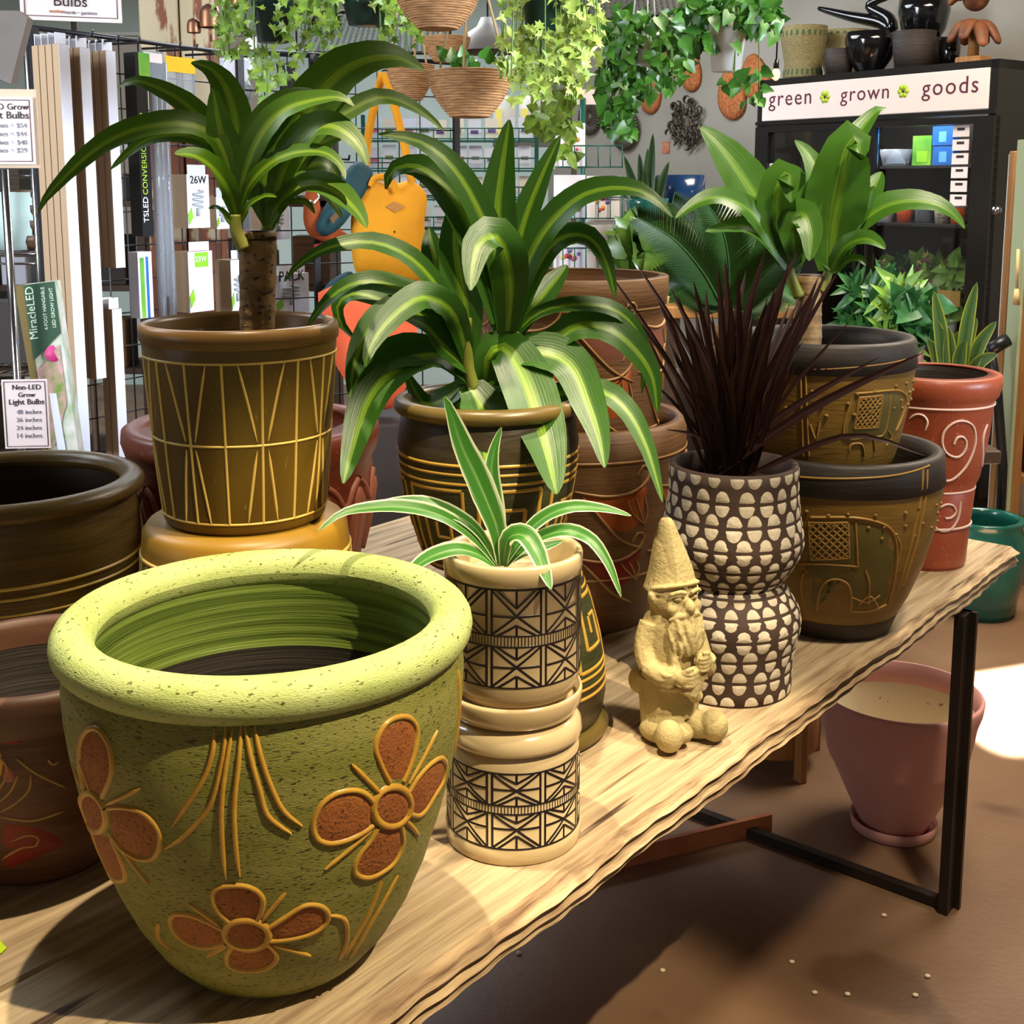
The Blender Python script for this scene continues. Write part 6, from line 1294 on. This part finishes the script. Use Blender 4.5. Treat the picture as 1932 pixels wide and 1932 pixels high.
# ================================================================ right side: shelf, teal pot, stand
bs = T('book_shelf', 'pale pine shelf unit at the right edge of the frame', 'shelf unit', (2.2, 4.6, 0)); xl = aty(1899, 930, 4.6).x
for x in (xl + .02, xl + .72):
    part('post', MB().box((x, 4.6, .84), (.045, .05, 1.68), 0, .003), m_pine, bs); part('post', MB().box((x, 4.74, .84), (.045, .05, 1.68), 0, .003), m_pine, bs)
part('side_panel', MB().box((xl - .004, 4.62, .86), (.012, .11, 1.72)), M('sage_paint', '#a8b088', .6), bs, 'sage green side panel')
for py in (505, 725, 905, 1080): z = max(.05, aty(1910, py, 4.6).z); part('shelf', MB().box((xl + .37, 4.68, z), (.70, .17, .03)), m_pine, bs)
part('back_panel', MB().box((xl + .37, 4.77, .84), (.74, .01, 1.66)), m_wpl, bs)
z9 = max(.05, aty(1910, 1080, 4.6).z) + .016; z8 = aty(1910, 905, 4.6).z + .016; z7 = aty(1910, 725, 4.6).z + .016
t = T('yellow_box', 'yellow printed box on the bottom of the pine shelf', 'box', (xl + .12, 4.68, z9)); part('body', MB().box((xl + .12, 4.68, z9 + .09), (.14, .1, .18)), M('yellow_card', '#d8b04a', .6), t); part('blue_print', MB().box((xl + .13, 4.629, z9 + .07), (.05, .002, .07)), M('navy_print', '#1c2c5c', .6), t)
for k in range(5): single('book', MB().box((xl + .10 + k * .035, 4.69, z8 + .10 + .01 * (k % 2)), (.028, .16, .2 + .02 * (k % 2))), [m_dkbox, m_blue, m_box, m_tan, m_dkbox][k], '%s dark book from the left on the pine shelf' % ORD[k], 'book', 'books on the pine shelf')
single('tassel_charm', MB().tube([aty(1921, 470, 4.55), aty(1918, 545, 4.55)], .006, 8).tube([aty(1918, 545, 4.55), aty(1917, 575, 4.55)], [.008, .014], 10), M('cream_tassel', '#d8b87a', .8), 'cream beaded tassel hanging on the pine shelf post', 'tassel')
q = aty(1856, 975, 4.3); single('teal_pot', MB().lathe(q.x, q.y, shell([(.12, 0), (.15, .15), (.155, .28), (.135, .33), (.14, .35), (.142, q.z)], .02), 40), m_tealg, 'dark teal glazed pot on the floor beyond the table end', 'planter')
st_ = T('metal_stand', 'black bent steel stand leaning between the cooler and the pine shelf', 'stand', aty(1890, 900, 4.52)); part('arm', MB().tube([aty(1864, 662, 4.52), aty(1902, 640, 4.52)], .026, 10), m_blackp, st_); part('leg', MB().tube([aty(1868, 655, 4.52), aty(1882, 740, 4.52), aty(1892, 880, 4.52), V((aty(1894, 900, 4.52).x, 4.52, .0))], .018, 10), m_blackp, st_); part('foot', MB().tube([V((aty(1850, 900, 4.52).x, 4.5, .02)), V((aty(1894, 900, 4.52).x, 4.52, .02))], .018, 8), m_blackp, st_)
# small things on the floor and table
for k, (px, py) in enumerate(((1750, 1844), (1727, 1880), (1599, 1878), (1250, 1833), (1494, 1817), (1668, 1729), (1095, 1702), (979, 1800), (1537, 1875), (1809, 1598))): q = onz(px, py, 0); single('pebble', MB().ell(q + V((0, 0, .003)), (.006, .005, .0035), 10, 6), M('pale_grit_stone', '#d8c8a8', .8), 'pale pebble lying on the concrete floor before the table', 'pebble', 'pebbles on the floor')
q = onz(-6, 1788, .7312); single('price_tag', MB().prism([onz(*p, .7305) for p in ((-30, 1785), (0, 1776), (13, 1790), (2, 1800), (-25, 1808))], (0, 0, .0012)), M('lime_tag', '#b8d818', .5), 'small lime green tag on the table at the left edge', 'tag')

# grey canisters on a slim stand behind the seed packets
cs = T('canister_stand', 'slim grey shelf stand of tagged canisters behind the seed rack', 'shelf unit', aty(1000, 400, 6.6) * 1.0); zc = aty(1000, 268, 6.6).z; xa, xb = aty(930, 268, 6.6).x, aty(1090, 268, 6.6).x
part('board', MB().box(((xa + xb) / 2, 6.6, zc - .012), (xb - xa, .2, .024)), m_lampg, cs)
for x in (xa + .02, xb - .02): part('post', MB().box((x, 6.6, (zc - .024) / 2), (.03, .03, zc - .024)), m_lampg, cs)
for k, px in enumerate((952, 1000, 1040)):
    q = aty(px, 268, 6.6); t = T('canister', '%s grey canister from the left with a yellow tag behind the ivy' % ORD[k], 'canister', (q.x, q.y, zc)); part('body', MB().lathe(q.x, q.y, [(0, zc), (.058, zc), (.06, zc + .10), (.063, zc + .105), (.06, zc + .11), (.058, zc + .22), (.03, zc + .24), (0, zc + .24)], 24), M('grey_canister', '#a8a49a', .5), t)
    part('tag', MB().box((q.x - .03, q.y - .066, zc + .10), (.035, .003, .14)), M('pale_yellow_tag', '#e8d870', .6), t, 'pale yellow tag')
# ================================================================ camera and light
cam = bpy.data.cameras.new('camera'); co = bpy.data.objects.new('camera', cam); COL.objects.link(co); scene.camera = co
co.location = EYE; co.rotation_euler = (PI / 2 - PIT, 0, 0)
cam.sensor_fit = 'HORIZONTAL'; cam.sensor_width = 36; cam.lens = FPX / 1932 * 36; cam.shift_y = -(966 - CYP) / 1932; cam.clip_start = .02
def spot(name, loc, to, e, col, ang, size=.03, blend=.3):
    l = bpy.data.lights.new(name, 'SPOT'); l.energy = e; l.color = col; l.spot_size = math.radians(ang); l.spot_blend = blend; l.shadow_soft_size = size
    o = bpy.data.objects.new(name, l); COL.objects.link(o); o.location = loc; o.rotation_euler = (V(to) - V(loc)).to_track_quat('-Z', 'Y').to_euler(); return o
def area(name, loc, to, e, col, sx, sy, spread=180):
    l = bpy.data.lights.new(name, 'AREA'); l.shape = 'RECTANGLE'; l.size = sx; l.size_y = sy; l.energy = e; l.color = col; l.spread = math.radians(spread)
    o = bpy.data.objects.new(name, l); COL.objects.link(o); o.location = loc; o.rotation_euler = (V(to) - V(loc)).to_track_quat('-Z', 'Y').to_euler(); return o
WARM = (1.0, .83, .56); COOL = (.86, .93, 1.0)
from mathutils import Quaternion
spot('track_spot_overhead', (-.20, 1.42, 3.25), (-.17, 1.25, .73), 285, WARM, 36, .02)
spot('track_spot_front', (1.05, .35, 3.1), (.05, 1.27, .75), 430, WARM, 33, .018)
spot('track_spot_far', (1.0, 1.2, 3.2), (.75, 2.35, .9), 260, (1, .86, .64), 62, .12)
area('ceiling_fill_back', (-1.0, 6.3, 3.35), (-1.0, 5.9, 0), 230, COOL, 3.0, 2.0)  # added lamp under the closed ceiling, cool like daylight over the back
area('ceiling_fill_left', (-2.6, 3.2, 3.35), (-1.8, 4.2, .5), 120, COOL, 1.6, 1.6)  # added cool area lamp
area('side_fill_cool', (-5.9, .6, 2.0), (-1.2, 5.0, 1.5), 70, (.82, .89, 1.0), 3.0, 2.2, 46)  # added cool fill toward the back left; the wall here has no window
area('right_fill_beam', (4.2, 1.0, 2.4), (-1.4, 4.5, 1.5), 21, (.78, .86, 1.0), 1.3, 1.6, 22)  # added unseen midair lamp, narrow cool beam for the tube box fronts
area('ceiling_fill_right', (1.9, 3.9, 3.35), (1.7, 4.2, 0), 170, (1, .88, .72), 1.5, 1.5)  # added warm fill lamp that lifts the floor and pots on the right
sb = area('skylight_beam', (2.35, 3.75, 3.36), (1.44, 3.44, 0), 120, (1, .97, .92), .46, .9, 2)
q_ = (V((1.44, 3.44, 0)) - V((2.35, 3.75, 3.36))).to_track_quat('-Z', 'Y')
sb.rotation_euler = (q_ @ Quaternion((0, 0, 1), math.radians(0))).to_euler()
qc = PF.w(LW / 2, ZT - .1, -.11); area('cooler_light', qc, qc + V((0, 0, -1)) - PF.n * .12, 8, (.95, .97, 1), 1.0, .1)
w = bpy.data.worlds.new('world'); scene.world = w; w.use_nodes = True
w.node_tree.nodes['Background'].inputs[0].default_value = (1.0, .88, .74, 1); w.node_tree.nodes['Background'].inputs[1].default_value = .22
scene.view_settings.view_transform = 'Standard'; scene.view_settings.look = 'None'; scene.view_settings.exposure = 0.0; scene.view_settings.gamma = 1.0
scene.view_settings.use_curve_mapping = False
